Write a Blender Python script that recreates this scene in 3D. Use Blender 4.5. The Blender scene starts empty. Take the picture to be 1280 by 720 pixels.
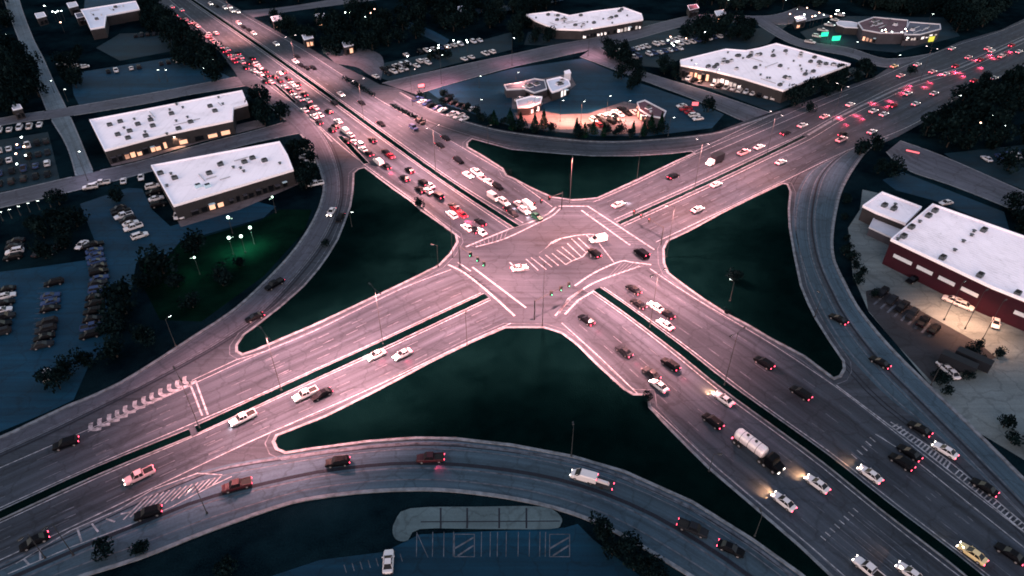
import bpy, math, random
from mathutils import Vector, Matrix
from mathutils.geometry import tessellate_polygon
random.seed(7)
sc = bpy.context.scene
COL = sc.collection
R = math.radians
# ------------------------------------------------------------------ camera
H, F, TH = 104.0, 853.0, R(36.9)
S_, C_ = math.sin(TH), math.cos(TH)
def P(u, v, z=0.0):
    """surveyed point: where the sight line of photo point (u, v) meets the level z"""
    x = (u-640)/F; y = (360-v)/F
    t = (H-z)/(S_-y*C_)
    return Vector((x*t, (C_+y*S_)*t, z))
cam = bpy.data.objects.new('camera', bpy.data.cameras.new('camera'))
COL.objects.link(cam)
cam.location = (0, 0, H); cam.rotation_euler = (math.pi/2-TH, 0, 0)
cam.data.sensor_width = 36; cam.data.lens = F*36/1280
cam.data.clip_end = 6000; cam.data.clip_start = 1
sc.camera = cam
HA = math.atan2(-0.7986, 0.6018)      # heading SE (-53 deg)
HB = R(38.3)                          # heading NE
# ------------------------------------------------------------------ materials
def nodemat(name):
    m = bpy.data.materials.new(name); m.use_nodes = True
    nt = m.node_tree; b = nt.nodes['Principled BSDF']
    return m, nt, b
def plain(name, col, rough=.6, var=.0, scale=3., metal=0., emit=None, es=0.):
    m, nt, b = nodemat(name)
    b.inputs['Roughness'].default_value = rough; b.inputs['Metallic'].default_value = metal
    if sum(col) < .3: b.inputs['Specular IOR Level'].default_value = .2
    n = nt.nodes.new('ShaderNodeTexNoise'); n.inputs['Scale'].default_value = scale; n.inputs['Detail'].default_value = 5
    tc = nt.nodes.new('ShaderNodeTexCoord'); nt.links.new(tc.outputs['Object'], n.inputs['Vector'])
    r = nt.nodes.new('ShaderNodeValToRGB')
    lo = [c*(1-var) for c in col]; hi = [min(1, c*(1+var)) for c in col]
    r.color_ramp.elements[0].color = (*lo, 1); r.color_ramp.elements[1].color = (*hi, 1)
    r.color_ramp.elements[0].position = .3; r.color_ramp.elements[1].position = .7
    nt.links.new(n.outputs['Fac'], r.inputs['Fac']); nt.links.new(r.outputs['Color'], b.inputs['Base Color'])
    if emit:
        b.inputs['Emission Color'].default_value = (*emit, 1); b.inputs['Emission Strength'].default_value = es
    return m
def asphalt(name, col, streak=.35, patch=.25, lanes=0):
    """worn asphalt: streaks of tyre wear along u, patches and fine grain"""
    m, nt, b = nodemat(name); L = nt.links; N = nt.nodes
    b.inputs['Roughness'].default_value = .82
    b.inputs['Specular IOR Level'].default_value = .12
    tc = N.new('ShaderNodeTexCoord')
    def noise(out, sx, sy, det, rough=.5):
        mp = N.new('ShaderNodeMapping'); mp.inputs['Scale'].default_value = (sx, sy, 1)
        L.new(tc.outputs[out], mp.inputs['Vector'])
        n = N.new('ShaderNodeTexNoise'); n.inputs['Scale'].default_value = 1; n.inputs['Detail'].default_value = det
        n.inputs['Roughness'].default_value = rough
        L.new(mp.outputs['Vector'], n.inputs['Vector']); return n.outputs['Fac']
    def rng(fac, lo, hi, a=.3, bb=.7):
        q = N.new('ShaderNodeMapRange'); q.inputs['From Min'].default_value = a; q.inputs['From Max'].default_value = bb
        q.inputs['To Min'].default_value = lo; q.inputs['To Max'].default_value = hi
        L.new(fac, q.inputs['Value']); return q.outputs['Result']
    def mul(a, c):
        q = N.new('ShaderNodeMath'); q.operation = 'MULTIPLY'; L.new(a, q.inputs[0]); L.new(c, q.inputs[1]); return q.outputs[0]
    v = mul(rng(noise('UV', .018, .75, 3, .6), 1-streak, 1+streak), rng(noise('UV', .012, .09, 4), 1-patch, 1+patch))
    v = mul(v, rng(noise('UV', .045, 2.2, 2, .6), 1-streak*.45, 1+streak*.45))
    v = mul(v, rng(noise('Object', 2.5, 2.5, 6, .7), .86, 1.14))
    v = mul(v, rng(noise('Object', .11, .11, 5, .6), .82, 1.15))
    if lanes:
        sp = N.new('ShaderNodeSeparateXYZ'); L.new(tc.outputs['UV'], sp.inputs[0])
        k = N.new('ShaderNodeMath'); k.operation = 'MULTIPLY'; k.inputs[1].default_value = 2*math.pi/3.75*lanes; L.new(sp.outputs['Y'], k.inputs[0])
        sn = N.new('ShaderNodeMath'); sn.operation = 'COSINE'; L.new(k.outputs[0], sn.inputs[0])
        v = mul(v, rng(sn.outputs[0], .84, 1.1, -1, 1))
    vo = N.new('ShaderNodeTexVoronoi'); vo.feature = 'DISTANCE_TO_EDGE'; vo.inputs['Scale'].default_value = .16
    wn = N.new('ShaderNodeTexNoise'); wn.inputs['Scale'].default_value = .5; wn.inputs['Detail'].default_value = 4; L.new(tc.outputs['Object'], wn.inputs['Vector'])
    ad = N.new('ShaderNodeVectorMath'); ad.operation = 'MULTIPLY_ADD'; ad.inputs[1].default_value = (3,3,0); L.new(wn.outputs['Color'], ad.inputs[0]); L.new(tc.outputs['Object'], ad.inputs[2]); L.new(ad.outputs[0], vo.inputs['Vector'])
    v = mul(v, rng(vo.outputs['Distance'], .72, 1, .0, .045))
    mx = N.new('ShaderNodeVectorMath'); mx.operation = 'SCALE'; mx.inputs[0].default_value = col
    L.new(v, mx.inputs['Scale']); L.new(mx.outputs[0], b.inputs['Base Color'])
    return m
def stained_roof(name, col):
    m = plain(name, col, .8, .07, .09); nt = m.node_tree; N = nt.nodes; L = nt.links; b = N['Principled BSDF']
    tc = N.new('ShaderNodeTexCoord'); src = b.inputs['Base Color'].links[0].from_socket
    def nz(sx, sy, a, lo, rot):
        mp = N.new('ShaderNodeMapping'); mp.inputs['Scale'].default_value = (sx, sy, 1); mp.inputs['Rotation'].default_value = (0, 0, rot); L.new(tc.outputs['Object'], mp.inputs['Vector'])
        n = N.new('ShaderNodeTexNoise'); n.inputs['Scale'].default_value = 1; n.inputs['Detail'].default_value = 7; n.inputs['Roughness'].default_value = .65; L.new(mp.outputs[0], n.inputs['Vector'])
        q = N.new('ShaderNodeMapRange'); q.inputs['From Min'].default_value = a; q.inputs['From Max'].default_value = a+.12; q.inputs['To Min'].default_value = lo; q.inputs['To Max'].default_value = 1; L.new(n.outputs['Fac'], q.inputs['Value']); return q.outputs[0]
    for o in (nz(.12, .12, .34, .86, 0), nz(.9, .05, .36, .92, -HB), nz(.6, .6, .28, .7, 0)):
        k = N.new('ShaderNodeVectorMath'); k.operation = 'SCALE'; L.new(src, k.inputs[0]); L.new(o, k.inputs['Scale']); src = k.outputs[0]
    L.new(src, b.inputs['Base Color']); return m
def grassy(name, col, col2, s=.06):
    m, nt, b = nodemat(name); N = nt.nodes; L = nt.links
    b.inputs['Roughness'].default_value = .95; b.inputs['Specular IOR Level'].default_value = 0
    tc = N.new('ShaderNodeTexCoord')
    a = N.new('ShaderNodeTexNoise'); a.inputs['Scale'].default_value = s; a.inputs['Detail'].default_value = 8; a.inputs['Roughness'].default_value = .65
    c = N.new('ShaderNodeTexNoise'); c.inputs['Scale'].default_value = 4; c.inputs['Detail'].default_value = 4
    L.new(tc.outputs['Object'], a.inputs['Vector']); L.new(tc.outputs['Object'], c.inputs['Vector'])
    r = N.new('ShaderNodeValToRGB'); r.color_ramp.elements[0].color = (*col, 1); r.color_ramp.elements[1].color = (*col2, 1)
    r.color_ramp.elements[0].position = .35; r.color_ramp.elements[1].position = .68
    wv = N.new('ShaderNodeTexWave'); wv.inputs['Scale'].default_value = .09; wv.inputs['Distortion'].default_value = 2.5; wv.inputs['Detail'].default_value = 3; wv.inputs['Detail Scale'].default_value = .6
    mp = N.new('ShaderNodeMapping'); mp.inputs['Rotation'].default_value = (0, 0, HB+.3); L.new(tc.outputs['Object'], mp.inputs['Vector']); L.new(mp.outputs[0], wv.inputs['Vector'])
    ad0 = N.new('ShaderNodeMath'); ad0.operation = 'MULTIPLY_ADD'; ad0.inputs[1].default_value = .02; L.new(wv.outputs['Fac'], ad0.inputs[0]); L.new(a.outputs['Fac'], ad0.inputs[2])
    ad = N.new('ShaderNodeMath'); ad.operation = 'MULTIPLY_ADD'; ad.inputs[1].default_value = .45; 
    L.new(c.outputs['Fac'], ad.inputs[0]); 
    sb = N.new('ShaderNodeMath'); sb.operation = 'SUBTRACT'; sb.inputs[1].default_value = .26
    L.new(ad0.outputs[0], sb.inputs[0]); L.new(sb.outputs[0], ad.inputs[2])
    L.new(ad.outputs[0], r.inputs['Fac']); L.new(r.outputs['Color'], b.inputs['Base Color'])
    bp = N.new('ShaderNodeBump'); bp.inputs['Strength'].default_value = .5; bp.inputs['Distance'].default_value = .2
    L.new(c.outputs['Fac'], bp.inputs['Height']); L.new(bp.outputs[0], b.inputs['Normal'])
    return m
M = dict(
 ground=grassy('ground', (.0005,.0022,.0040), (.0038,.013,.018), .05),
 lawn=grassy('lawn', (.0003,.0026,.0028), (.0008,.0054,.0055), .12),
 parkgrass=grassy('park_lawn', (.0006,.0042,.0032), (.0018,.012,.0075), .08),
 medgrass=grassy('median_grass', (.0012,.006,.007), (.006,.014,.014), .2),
 road=asphalt('road', (.023,.031,.043), .33, .34, 1),
 road2=asphalt('road_base', (.025,.033,.045), .25),
 ramp=asphalt('ramp_asphalt', (.028,.052,.074), .25),
 ramp_grey=asphalt('grey_ramp_asphalt', (.043,.050,.068), .25),
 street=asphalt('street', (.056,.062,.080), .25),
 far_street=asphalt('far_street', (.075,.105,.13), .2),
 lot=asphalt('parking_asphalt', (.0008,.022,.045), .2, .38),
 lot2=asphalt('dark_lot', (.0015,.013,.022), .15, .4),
 yard=asphalt('concrete_yard', (.085,.11,.12), .1, .35),
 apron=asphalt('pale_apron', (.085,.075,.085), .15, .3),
 brown=asphalt('brown_lot', (.018,.020,.025), .1),
 pad=asphalt('concrete_pad', (.045,.072,.084), .12, .35),
 kerb=plain('kerb_concrete', (.085,.10,.12), .8, .5, .8),
 paint=plain('road_paint', (.15,.16,.185), .6, .65, 1.2),
 faint=plain('worn_paint', (.05,.06,.078), .7, .6, .8),
 dark_line=plain('dark_strip', (.006,.009,.016), .9, .3),
 rail=plain('rail', (.25,.2,.22), .5, .2),
 roofw=stained_roof('white_roof', (.84,.78,.84)),
 roofg=plain('grey_roof', (.40,.42,.48), .8, .15, .2),
 roofd=plain('dark_roof', (.05,.06,.09), .8, .2, .2),
 roofred=plain('reddish_roof', (.07,.035,.05), .8, .3, .2),
 metal_roof=plain('ribbed_roof', (.50,.53,.64), .6, .08, .15),
 parapet=plain('parapet', (.78,.76,.84), .7, .1),
 wall=plain('stucco_wall', (.020,.019,.022), .8, .2, .4),
 walld=plain('dark_wall', (.03,.03,.04), .8, .2, .4),
 red=plain('red_wall', (.018,.0012,.006), .8, .15, .4),
 door=plain('white_door', (.42,.46,.5), .6, .1),
 hvac=plain('hvac_metal', (.06,.07,.08), .5, .3),
 hvacl=plain('light_vent', (.35,.36,.4), .5, .2),
 shop=plain('lit_shop_window', (.5,.3,.2), .4, .3, 1., emit=(1,.48,.30), es=.30),
 shopw=plain('lit_white_window', (.6,.55,.5), .4, .3, 1., emit=(1,.85,.85), es=.28),
 shop_dim=plain('dim_shop_window', (.3,.2,.15), .4, .5, 1., emit=(1,.42,.25), es=.09),
 shopw_dim=plain('dim_white_window', (.3,.3,.3), .4, .5, 1., emit=(1,.8,.75), es=.1),
 glass=plain('dark_glass', (.003,.004,.006), .3, .2),
 tyre=plain('tyre', (.008,.008,.009), .8, .2),
 rim=plain('rim', (.25,.25,.27), .35, .1, metal=.6),
 head=plain('headlight', (.9,.9,.9), .3, 0, emit=(1,.86,.74), es=3.5),
 tail=plain('taillight', (.5,.02,.03), .3, 0, emit=(1,.07,.13), es=2.2),
 lampoff=plain('lamp_lens', (.7,.7,.7), .3, 0),
 lampon=plain('lamp_lens_lit', (.8,.8,.8), .3, 0, emit=(1,.78,.78), es=3),
 lampgreen=plain('lamp_globe_lit', (.8,.9,.8), .3, 0, emit=(.62,1,.78), es=1.6),
 lampwarm=plain('lamp_lens_warm', (.8,.6,.5), .3, 0, emit=(1,.5,.35), es=4),
 lampwhite=plain('lamp_lens_white', (.8,.8,.8), .3, 0, emit=(.85,1,.92), es=6),
 steel=plain('galvanised', (.02,.023,.026), .8, .15),
 siggreen=plain('signal_green', (.1,.5,.3), .3, 0, emit=(.1,1,.45), es=3),
 sigred=plain('signal_red', (.5,.1,.1), .3, 0, emit=(1,.1,.15), es=3),
 signal=plain('signal_housing', (.015,.016,.016), .6, .1),
 greensign=plain('green_sign', (.02,.5,.3), .4, 0, emit=(.02,1,.5), es=.28),
 yellowsign=plain('yellow_sign', (.5,.5,.05), .4, 0, emit=(.7,.75,.1), es=.15),
 redsign=plain('red_sign', (.6,.1,.12), .4, 0, emit=(1,.2,.25), es=.25),
 bark=plain('bark', (.02,.017,.015), .9, .3),
 leafd=plain('dark_leaf', (.0022,.0062,.0075), .9, .7, .9),
 leafl=plain('lit_leaf', (.0055,.0125,.0135), .9, .5, .9),  # light on the leaves put in as a paler colour, scattered at random
 leafg=plain('green_leaf', (.003,.014,.009), .9, .7, .9),
 tank=plain('tank_skin', (.62,.56,.58), .35, .12, metal=.35),
 bluish=plain('blue_canopy', (.35,.5,.58), .6, .1),
)
for k in ('leafd', 'leafg', 'leafl'): M[k].node_tree.nodes['Principled BSDF'].inputs['Specular IOR Level'].default_value = 0
PAINT = {'white':(.45,.44,.46),'black':(.0015,.002,.0035),'dark grey':(.009,.011,.015),'silver':(.42,.43,.47),'red':(.22,.008,.02),'blue':(.02,.04,.10),'green':(.01,.07,.04),'dark red':(.03,.003,.007),'yellow':(.5,.4,.2),'pink':(.5,.28,.31)}
PM = {k: plain('paint_'+k.replace(' ', '_'), v, .35 if sum(v) > 1 else .5, .03) for k, v in PAINT.items()}
for k in ('black', 'dark grey', 'blue'): PM[k].node_tree.nodes['Principled BSDF'].inputs['Specular IOR Level'].default_value = .05
# ------------------------------------------------------------------ mesh helpers
class MB:
    def __init__(s): s.v = []; s.f = []; s.m = []; s.mats = []; s.uv = {}
    def mi(s, mat):
        if mat not in s.mats: s.mats.append(mat)
        return s.mats.index(mat)
    def face(s, pts, mat, uv=None):
        b = len(s.v); s.v += [tuple(p) for p in pts]; s.f.append(tuple(range(b, b+len(pts)))); s.m.append(s.mi(mat))
        if uv: s.uv[len(s.f)-1] = uv
    def box(s, c, d, mat, rot=0., taper=1.):
        cx, cy, cz = c; dx, dy, dz = d[0]/2, d[1]/2, d[2]/2
        ca, sa = math.cos(rot), math.sin(rot); q = []
        for z, t in ((-dz, 1), (dz, taper)):
            for x, y in ((-dx,-dy),(dx,-dy),(dx,dy),(-dx,dy)):
                x *= t; y *= t; q.append((cx+x*ca-y*sa, cy+x*sa+y*ca, cz+z))
        b = len(s.v); s.v += q; k = s.mi(mat)
        for f in ((3,2,1,0),(4,5,6,7),(0,1,5,4),(1,2,6,5),(2,3,7,6),(3,0,4,7)): s.f.append(tuple(b+i for i in f)); s.m.append(k)
    def loft(s, rings, mat, caps=True):
        b = len(s.v); n = len(rings[0]); k = s.mi(mat)
        for r in rings: s.v += [tuple(p) for p in r]
        for i in range(len(rings)-1):
            for j in range(n):
                j2 = (j+1) % n
                s.f.append((b+i*n+j, b+i*n+j2, b+(i+1)*n+j2, b+(i+1)*n+j)); s.m.append(k)
        if caps:
            s.f.append(tuple(b+j for j in range(n))[::-1]); s.m.append(k)
            s.f.append(tuple(b+(len(rings)-1)*n+j for j in range(n))); s.m.append(k)
    def tube(s, p, q, r0, r1, mat, n=8):
        p, q = Vector(p), Vector(q); d = (q-p).normalized()
        a = d.orthogonal().normalized(); c = d.cross(a)
        ring = lambda o, r: [o+(a*math.cos(2*math.pi*i/n)+c*math.sin(2*math.pi*i/n))*r for i in range(n)]
        s.loft([ring(p, r0), ring(q, r1)], mat)
    def mesh(s, name):
        me = bpy.data.meshes.new(name); me.from_pydata(s.v, [], s.f)
        for m in s.mats: me.materials.append(m)
        me.polygons.foreach_set('material_index', s.m)
        if s.uv:
            l = me.uv_layers.new(name='UVMap')
            for p in me.polygons:
                if p.index in s.uv:
                    for li, t in zip(p.loop_indices, s.uv[p.index]): l.data[li].uv = t
        me.update(); return me
    def build(s, name, parent=None):
        return link(name, s.mesh(name), parent)
def link(name, data, parent=None, loc=None, rz=0., scale=None):
    o = bpy.data.objects.new(name, data); COL.objects.link(o)
    if parent: o.parent = parent
    if loc is not None: o.location = loc
    if rz: o.rotation_euler[2] = rz
    if scale: o.scale = scale
    return o
def tag(o, label=None, cat=None, group=None, kind=None):
    for k, v in (('label', label), ('category', cat), ('group', group), ('kind', kind)):
        if v: o[k] = v
    return o
def thing(name, label, cat, loc, rz=0., group=None):
    return tag(link(name, None, None, loc, rz), label, cat, group)
def px(pts, z=0.): return [P(u, v, z) for u, v in pts]
def smooth(pts, k=6, closed=False):
    out = []; n = len(pts)
    for i in range(n if closed else n-1):
        g = lambda j: pts[j % n] if closed else pts[max(0, min(n-1, j))]
        a, b, c, d = g(i-1), g(i), g(i+1), g(i+2)
        for j in range(k):
            t = j/k
            out.append(.5*((2*b)+(c-a)*t+(2*a-5*b+4*c-d)*t*t+(3*b-a-3*c+d)*t**3))
    if not closed: out.append(pts[-1])
    return out
def resample(pts, n):
    L = [0]
    for a, b in zip(pts, pts[1:]): L.append(L[-1]+(b-a).length)
    out = []; i = 0
    for k in range(n):
        t = L[-1]*k/(n-1)
        while i < len(pts)-2 and L[i+1] < t: i += 1
        w = (t-L[i])/max(1e-9, L[i+1]-L[i]); out.append(pts[i].lerp(pts[i+1], max(0, min(1, w))))
    return out
def zset(pts, z): return [Vector((p.x, p.y, z)) for p in pts]
def area(pts): return sum(a.x*b.y-b.x*a.y for a, b in zip(pts, pts[1:]+pts[:1]))/2
def slab(mb, pts, z0, z1, top, side=None, sides=True):
    if area(pts) < 0: pts = pts[::-1]
    t = zset(pts, z1)
    for tri in tessellate_polygon([t]):
        q = [t[i] for i in tri]
        if (q[1]-q[0]).cross(q[2]-q[0]).z < 0: q = q[::-1]
        mb.face(q, top, [(p.x, p.y) for p in q])
    if sides:
        n = len(pts)
        for i in range(n):
            a, b = pts[i], pts[(i+1) % n]
            mb.face([(a.x,a.y,z0),(b.x,b.y,z0),(b.x,b.y,z1),(a.x,a.y,z1)], side or top)
def offset(pts, d, closed=False):
    out = []; n = len(pts)
    for i in range(n):
        a = pts[(i-1) % n] if closed or i else pts[0]; c = pts[(i+1) % n] if closed or i < n-1 else pts[-1]
        b = pts[i]; d1 = Vector((b.x-a.x, b.y-a.y)); d2 = Vector((c.x-b.x, c.y-b.y))
        if d1.length < 1e-6: d1 = d2
        if d2.length < 1e-6: d2 = d1
        d1.normalize(); d2.normalize(); n1 = Vector((-d1.y, d1.x)); n2 = Vector((-d2.y, d2.x))
        m = n1+n2; m = m.normalized() if m.length > .1 else n1
        k = d/max(.5, m.dot(n1)); out.append(Vector((b.x+m.x*k, b.y+m.y*k, b.z)))
    return out
def ribbon(mb, pts, w, z, mat, z0=None, closed=False):
    a = offset(pts, w/2, closed); b = offset(pts, -w/2, closed); n = len(pts)
    for i in range(n if closed else n-1):
        j = (i+1) % n
        A, B, Cc, D = [Vector((p.x, p.y, z)) for p in (a[i], b[i], b[j], a[j])]
        mb.face([A, B, Cc, D], mat)
        if z0 is not None:
            for p, q in ((B, Cc), (D, A)): mb.face([(p.x,p.y,z0),(q.x,q.y,z0),q,p], mat)
    if z0 is not None and not closed:
        for p, q in ((a[0], b[0]), (b[-1], a[-1])): mb.face([(p.x,p.y,z0),(q.x,q.y,z0),(q.x,q.y,z),(p.x,p.y,z)], mat)
def strip(mb, L, Rr, z, mat, n=None):
    if n is None: n = int(sum((b-a).length for a, b in zip(L, L[1:]))/5)+2
    L = resample(L, n); Rr = resample(Rr, n); u = 0
    off = random.uniform(0, 500)
    for i in range(n-1):
        du = ((L[i+1]-L[i]).length+(Rr[i+1]-Rr[i]).length)/2
        w0 = (L[i]-Rr[i]).length; w1 = (L[i+1]-Rr[i+1]).length; wm = 15.
        q = [Vector((p.x, p.y, z)) for p in (Rr[i], Rr[i+1], L[i+1], L[i])]
        mb.face(q, mat, [(u, off), (u+du, off), (u+du, off+wm), (u, off+wm)]); u += du
    return L, Rr
def structure(name, mb): return tag(mb.build(name), kind='structure')
# ------------------------------------------------------------------ terrain
g = MB(); N_ = 3000
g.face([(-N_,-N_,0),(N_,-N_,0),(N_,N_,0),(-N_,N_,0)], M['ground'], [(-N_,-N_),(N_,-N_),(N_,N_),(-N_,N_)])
structure('ground', g)
def flat(name, pts, z, mat, sm=0):
    q = px(pts);
    if sm: q = smooth(q, sm, True)
    m = MB(); slab(m, q, 0, z, M[mat], sides=False); return structure(name, m)
Z_LOT, Z_ST, Z_ROAD, Z_CW, Z_MK = .03, .05, .08, .10, .118
# parking lots
flat('parking_lot', [(100,255),(160,235),(178,236),(190,262),(213,283),(320,252),(345,258),(330,272),(225,302),(180,314),(170,330),(165,360),(150,385),(135,430),(112,455),(92,500),(60,515),(0,540),(-80,570),(-80,380),(0,340),(40,335),(110,325),(118,300)], Z_LOT, 'lot', 0)
flat('parking_lot', [(88,92),(215,72),(260,82),(290,98),(180,119),(100,134),(92,118)], Z_LOT, 'lot')
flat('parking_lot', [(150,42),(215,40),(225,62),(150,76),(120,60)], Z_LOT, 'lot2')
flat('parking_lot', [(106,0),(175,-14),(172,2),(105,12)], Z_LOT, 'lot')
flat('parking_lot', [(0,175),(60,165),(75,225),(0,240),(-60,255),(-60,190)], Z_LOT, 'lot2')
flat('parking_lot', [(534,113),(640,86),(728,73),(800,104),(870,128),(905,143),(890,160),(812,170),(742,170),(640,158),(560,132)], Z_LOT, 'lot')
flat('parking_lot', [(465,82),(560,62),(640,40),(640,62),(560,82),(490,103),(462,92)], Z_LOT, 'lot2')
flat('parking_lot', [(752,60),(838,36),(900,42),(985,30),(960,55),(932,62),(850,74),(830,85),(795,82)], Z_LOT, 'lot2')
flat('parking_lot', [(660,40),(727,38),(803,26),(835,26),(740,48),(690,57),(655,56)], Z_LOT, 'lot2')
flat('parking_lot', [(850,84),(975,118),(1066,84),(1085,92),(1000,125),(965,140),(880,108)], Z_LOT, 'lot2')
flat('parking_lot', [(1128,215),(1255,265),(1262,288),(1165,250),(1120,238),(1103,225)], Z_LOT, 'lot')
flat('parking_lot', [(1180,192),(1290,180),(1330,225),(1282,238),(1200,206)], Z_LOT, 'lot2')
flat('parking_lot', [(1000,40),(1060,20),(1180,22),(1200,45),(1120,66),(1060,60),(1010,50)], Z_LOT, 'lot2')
flat('concrete_yard', [(1062,300),(1060,285),(1075,262),(1078,237),(1105,243),(1125,280),(1120,300),(1165,295),(1300,340),(1400,400),(1420,620),(1280,575),(1222,540),(1180,500),(1160,478),(1122,432),(1086,390),(1066,345)], Z_LOT, 'yard')
flat('gravel_lot', [(1082,364),(1100,360),(1180,405),(1225,430),(1245,447),(1190,470),(1165,478),(1120,430),(1085,388)], Z_LOT+.02, 'brown')
flat('parking_lot', [(480,690),(525,668),(705,660),(722,655),(742,675),(800,720),(900,800),(250,830),(310,730),(400,700)], Z_LOT, 'lot')
flat('concrete_pad', [(491,667),(494,652),(513,636),(600,634),(677,634),(700,645),(701,656),(687,662),(600,662),(525,662),(510,676),(497,676)], .16, 'pad', 3)
flat('parking_lot', [(150,330),(210,320),(225,302),(175,316)], Z_LOT-.01, 'lot')
flat('park_lawn', [(226,304),(325,276),(350,262),(390,262),(380,290),(330,345),(252,402),(200,400),(175,350),(182,322)], Z_LOT-.012, 'parkgrass')
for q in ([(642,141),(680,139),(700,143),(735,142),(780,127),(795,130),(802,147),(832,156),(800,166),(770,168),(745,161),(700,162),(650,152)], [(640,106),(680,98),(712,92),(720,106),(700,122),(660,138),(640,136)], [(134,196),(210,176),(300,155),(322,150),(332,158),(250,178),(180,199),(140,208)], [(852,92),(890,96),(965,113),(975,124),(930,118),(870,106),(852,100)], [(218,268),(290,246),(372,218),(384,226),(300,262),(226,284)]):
    flat('pavement', q, Z_LOT+.012, 'apron')  # pale ground added under the lamps so their light shows warm
# streets (drawn as strips with their own edges)
def street(name, L, Rr, z=Z_ST, mat='street', sm=4, line=True):
    m = MB(); a, b = strip(m, smooth(px(L), sm), smooth(px(Rr), sm), z, M[mat]); structure(name, m); SPOLY.append(a+b[::-1])
    return a, b
side_edges = []; SPOLY = []
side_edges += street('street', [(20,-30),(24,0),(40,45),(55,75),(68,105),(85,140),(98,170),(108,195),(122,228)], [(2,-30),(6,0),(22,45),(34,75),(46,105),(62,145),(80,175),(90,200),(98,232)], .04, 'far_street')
side_edges += street('street', [(-80,168),(0,148),(75,136),(175,119),(240,107),(306,94)], [(-80,180),(0,157),(75,147),(175,131),(240,118),(318,106)])
side_edges += street('street', [(-80,258),(0,242),(100,219),(175,202),(250,181),(320,163),(372,148)], [(-80,276),(0,260),(100,237),(175,218),(250,197),(320,178),(388,164)], .055)
side_edges += street('street', [(478,104),(560,85),(640,68),(690,57),(740,48),(800,35),(835,26),(880,18),(960,20),(1000,8)], [(520,118),(560,106),(640,84),(690,73),(748,60),(795,49),(842,36),(890,27),(975,31),(1040,20)], .052)
side_edges += street('street', [(745,57),(795,86),(877,112),(962,141)], [(725,71),(810,103),(872,126),(930,152)], .058)
side_edges += street('street', [(955,22),(985,42),(1010,52),(1062,60),(1110,74),(1170,66)], [(940,26),(975,48),(1005,60),(1060,70),(1105,84),(1180,78)], .056)
side_edges += street('street', [(1125,176),(1180,196),(1280,240),(1350,270)], [(1108,190),(1132,212),(1190,232),(1280,268),(1350,300)], .054)
street('street', [(295,14),(360,8),(455,-8),(520,-20)], [(305,24),(366,14),(470,0),(520,-8)], .045)
street('street', [(508,26),(540,38),(562,50)], [(500,32),(532,46),(556,58)], .045, 'lot')
street('street', [(405,66),(450,60),(475,68),(480,80)], [(420,80),(446,84),(462,94),(476,100)], .06)
street('street', [(560,14),(640,6),(700,-6)], [(565,20),(645,12),(705,0)], .045, 'lot')
# one paved sheet under the whole interchange
BASE = [(192,-5),(207,15),(240,42),(275,65),(292,88),(303,105),(318,113),(345,140),(368,160),(387,182),(398,207),(405,230),(402,252),(390,280),(365,317),(327,357),(290,390),(250,416),(195,452),(140,485),(75,512),(20,539),(-60,572),(-200,640),(-260,760),(-100,800),(50,738),(100,720),(175,697),(250,667),(320,642),(365,627),(405,620),(455,614),(520,611),(570,613),(640,622),(700,636),(745,652),(790,675),(840,705),(880,730),(1000,830),(1250,900),(1450,800),(1340,660),(1280,600),(1220,540),(1160,482),(1110,432),(1072,385),(1057,357),(1042,325),(1040,295),(1045,262),(1052,237),(1067,210),(1085,187),(1120,172),(1160,150),(1192,124),(1215,113),(1280,84),(1360,48),(1330,0),(1252,37),(1200,52),(1177,62),(1150,74),(1112,84),(1092,97),(1052,110),(1022,122),(977,138),(930,152),(890,167),(815,175),(740,177),(640,166),(595,156),(545,140),(517,120),(495,110),(475,106),(460,98),(430,84),(412,75),(387,60),(357,45),(325,27),(305,15),(273,-3)]
m = MB(); base_pts = px(BASE); slab(m, base_pts, 0, Z_ROAD, M['road2'], sides=False); structure('road', m)
# carriageways
CW = dict(
 nwl=([(205,-5),(262,45),(300,80),(340,112),(375,138),(415,175),(455,208),(515,252),(572,298)], [(230,-3),(318,57),(397,114),(488,180),(555,228),(640,286)]),
 nwr=([(238,-3),(325,55),(405,112),(495,177),(565,227),(652,280)], [(268,-3),(325,30),(380,62),(430,94),(470,121),(530,155),(585,187),(630,213),(665,238),(692,258)]),
 swu=([(562,336),(497,361),(395,411),(320,442),(235,481),(120,531),(0,583),(-90,622)], [(603,368),(475,428),(395,464),(325,496),(230,537),(115,586),(0,638),(-90,678)]),
 swl=([(612,374),(485,434),(405,470),(335,502),(250,541),(130,592),(0,652),(-80,688)], [(640,406),(585,430),(475,483),(345,540),(290,565),(170,623),(80,666),(0,703),(-60,731)]),
 neu=([(740,252),(795,228),(872,190),(950,157),(1022,125),(1092,99),(1177,62),(1252,38),(1330,5)], [(769,276),(885,224),(955,191),(1008,167),(1060,138),(1135,102),(1200,82),(1280,46),(1345,18)]),
 nel=([(778,282),(892,230),(962,196),(1012,173),(1062,143),(1140,107),(1205,87),(1280,52),(1350,24)], [(822,304),(900,267),(979,229),(1060,190),(1120,168),(1160,148),(1215,113),(1280,84),(1350,52)]),
 sel=([(700,406),(747,449),(790,491),(838,536),(885,581),(940,628),(1000,678),(1050,722),(1110,775)], [(742,365),(785,395),(845,441),(900,486),(955,526),(1027,579),(1098,637),(1172,695),(1225,735),(1290,785)]),
 ser=([(752,361),(795,391),(855,435),(910,478),(965,519),(1040,572),(1112,629),(1187,686),(1240,728),(1310,785)], [(815,335),(855,362),(905,392),(960,424),(1042,478),(1110,530),(1180,585),(1280,662),(1350,718)]),
)
CWP = {}
for k, (a, b) in CW.items():
    m = MB(); CWP[k] = strip(m, smooth(px(a), 3), smooth(px(b), 3), Z_CW, M['road']); structure('carriageway', m)
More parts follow.
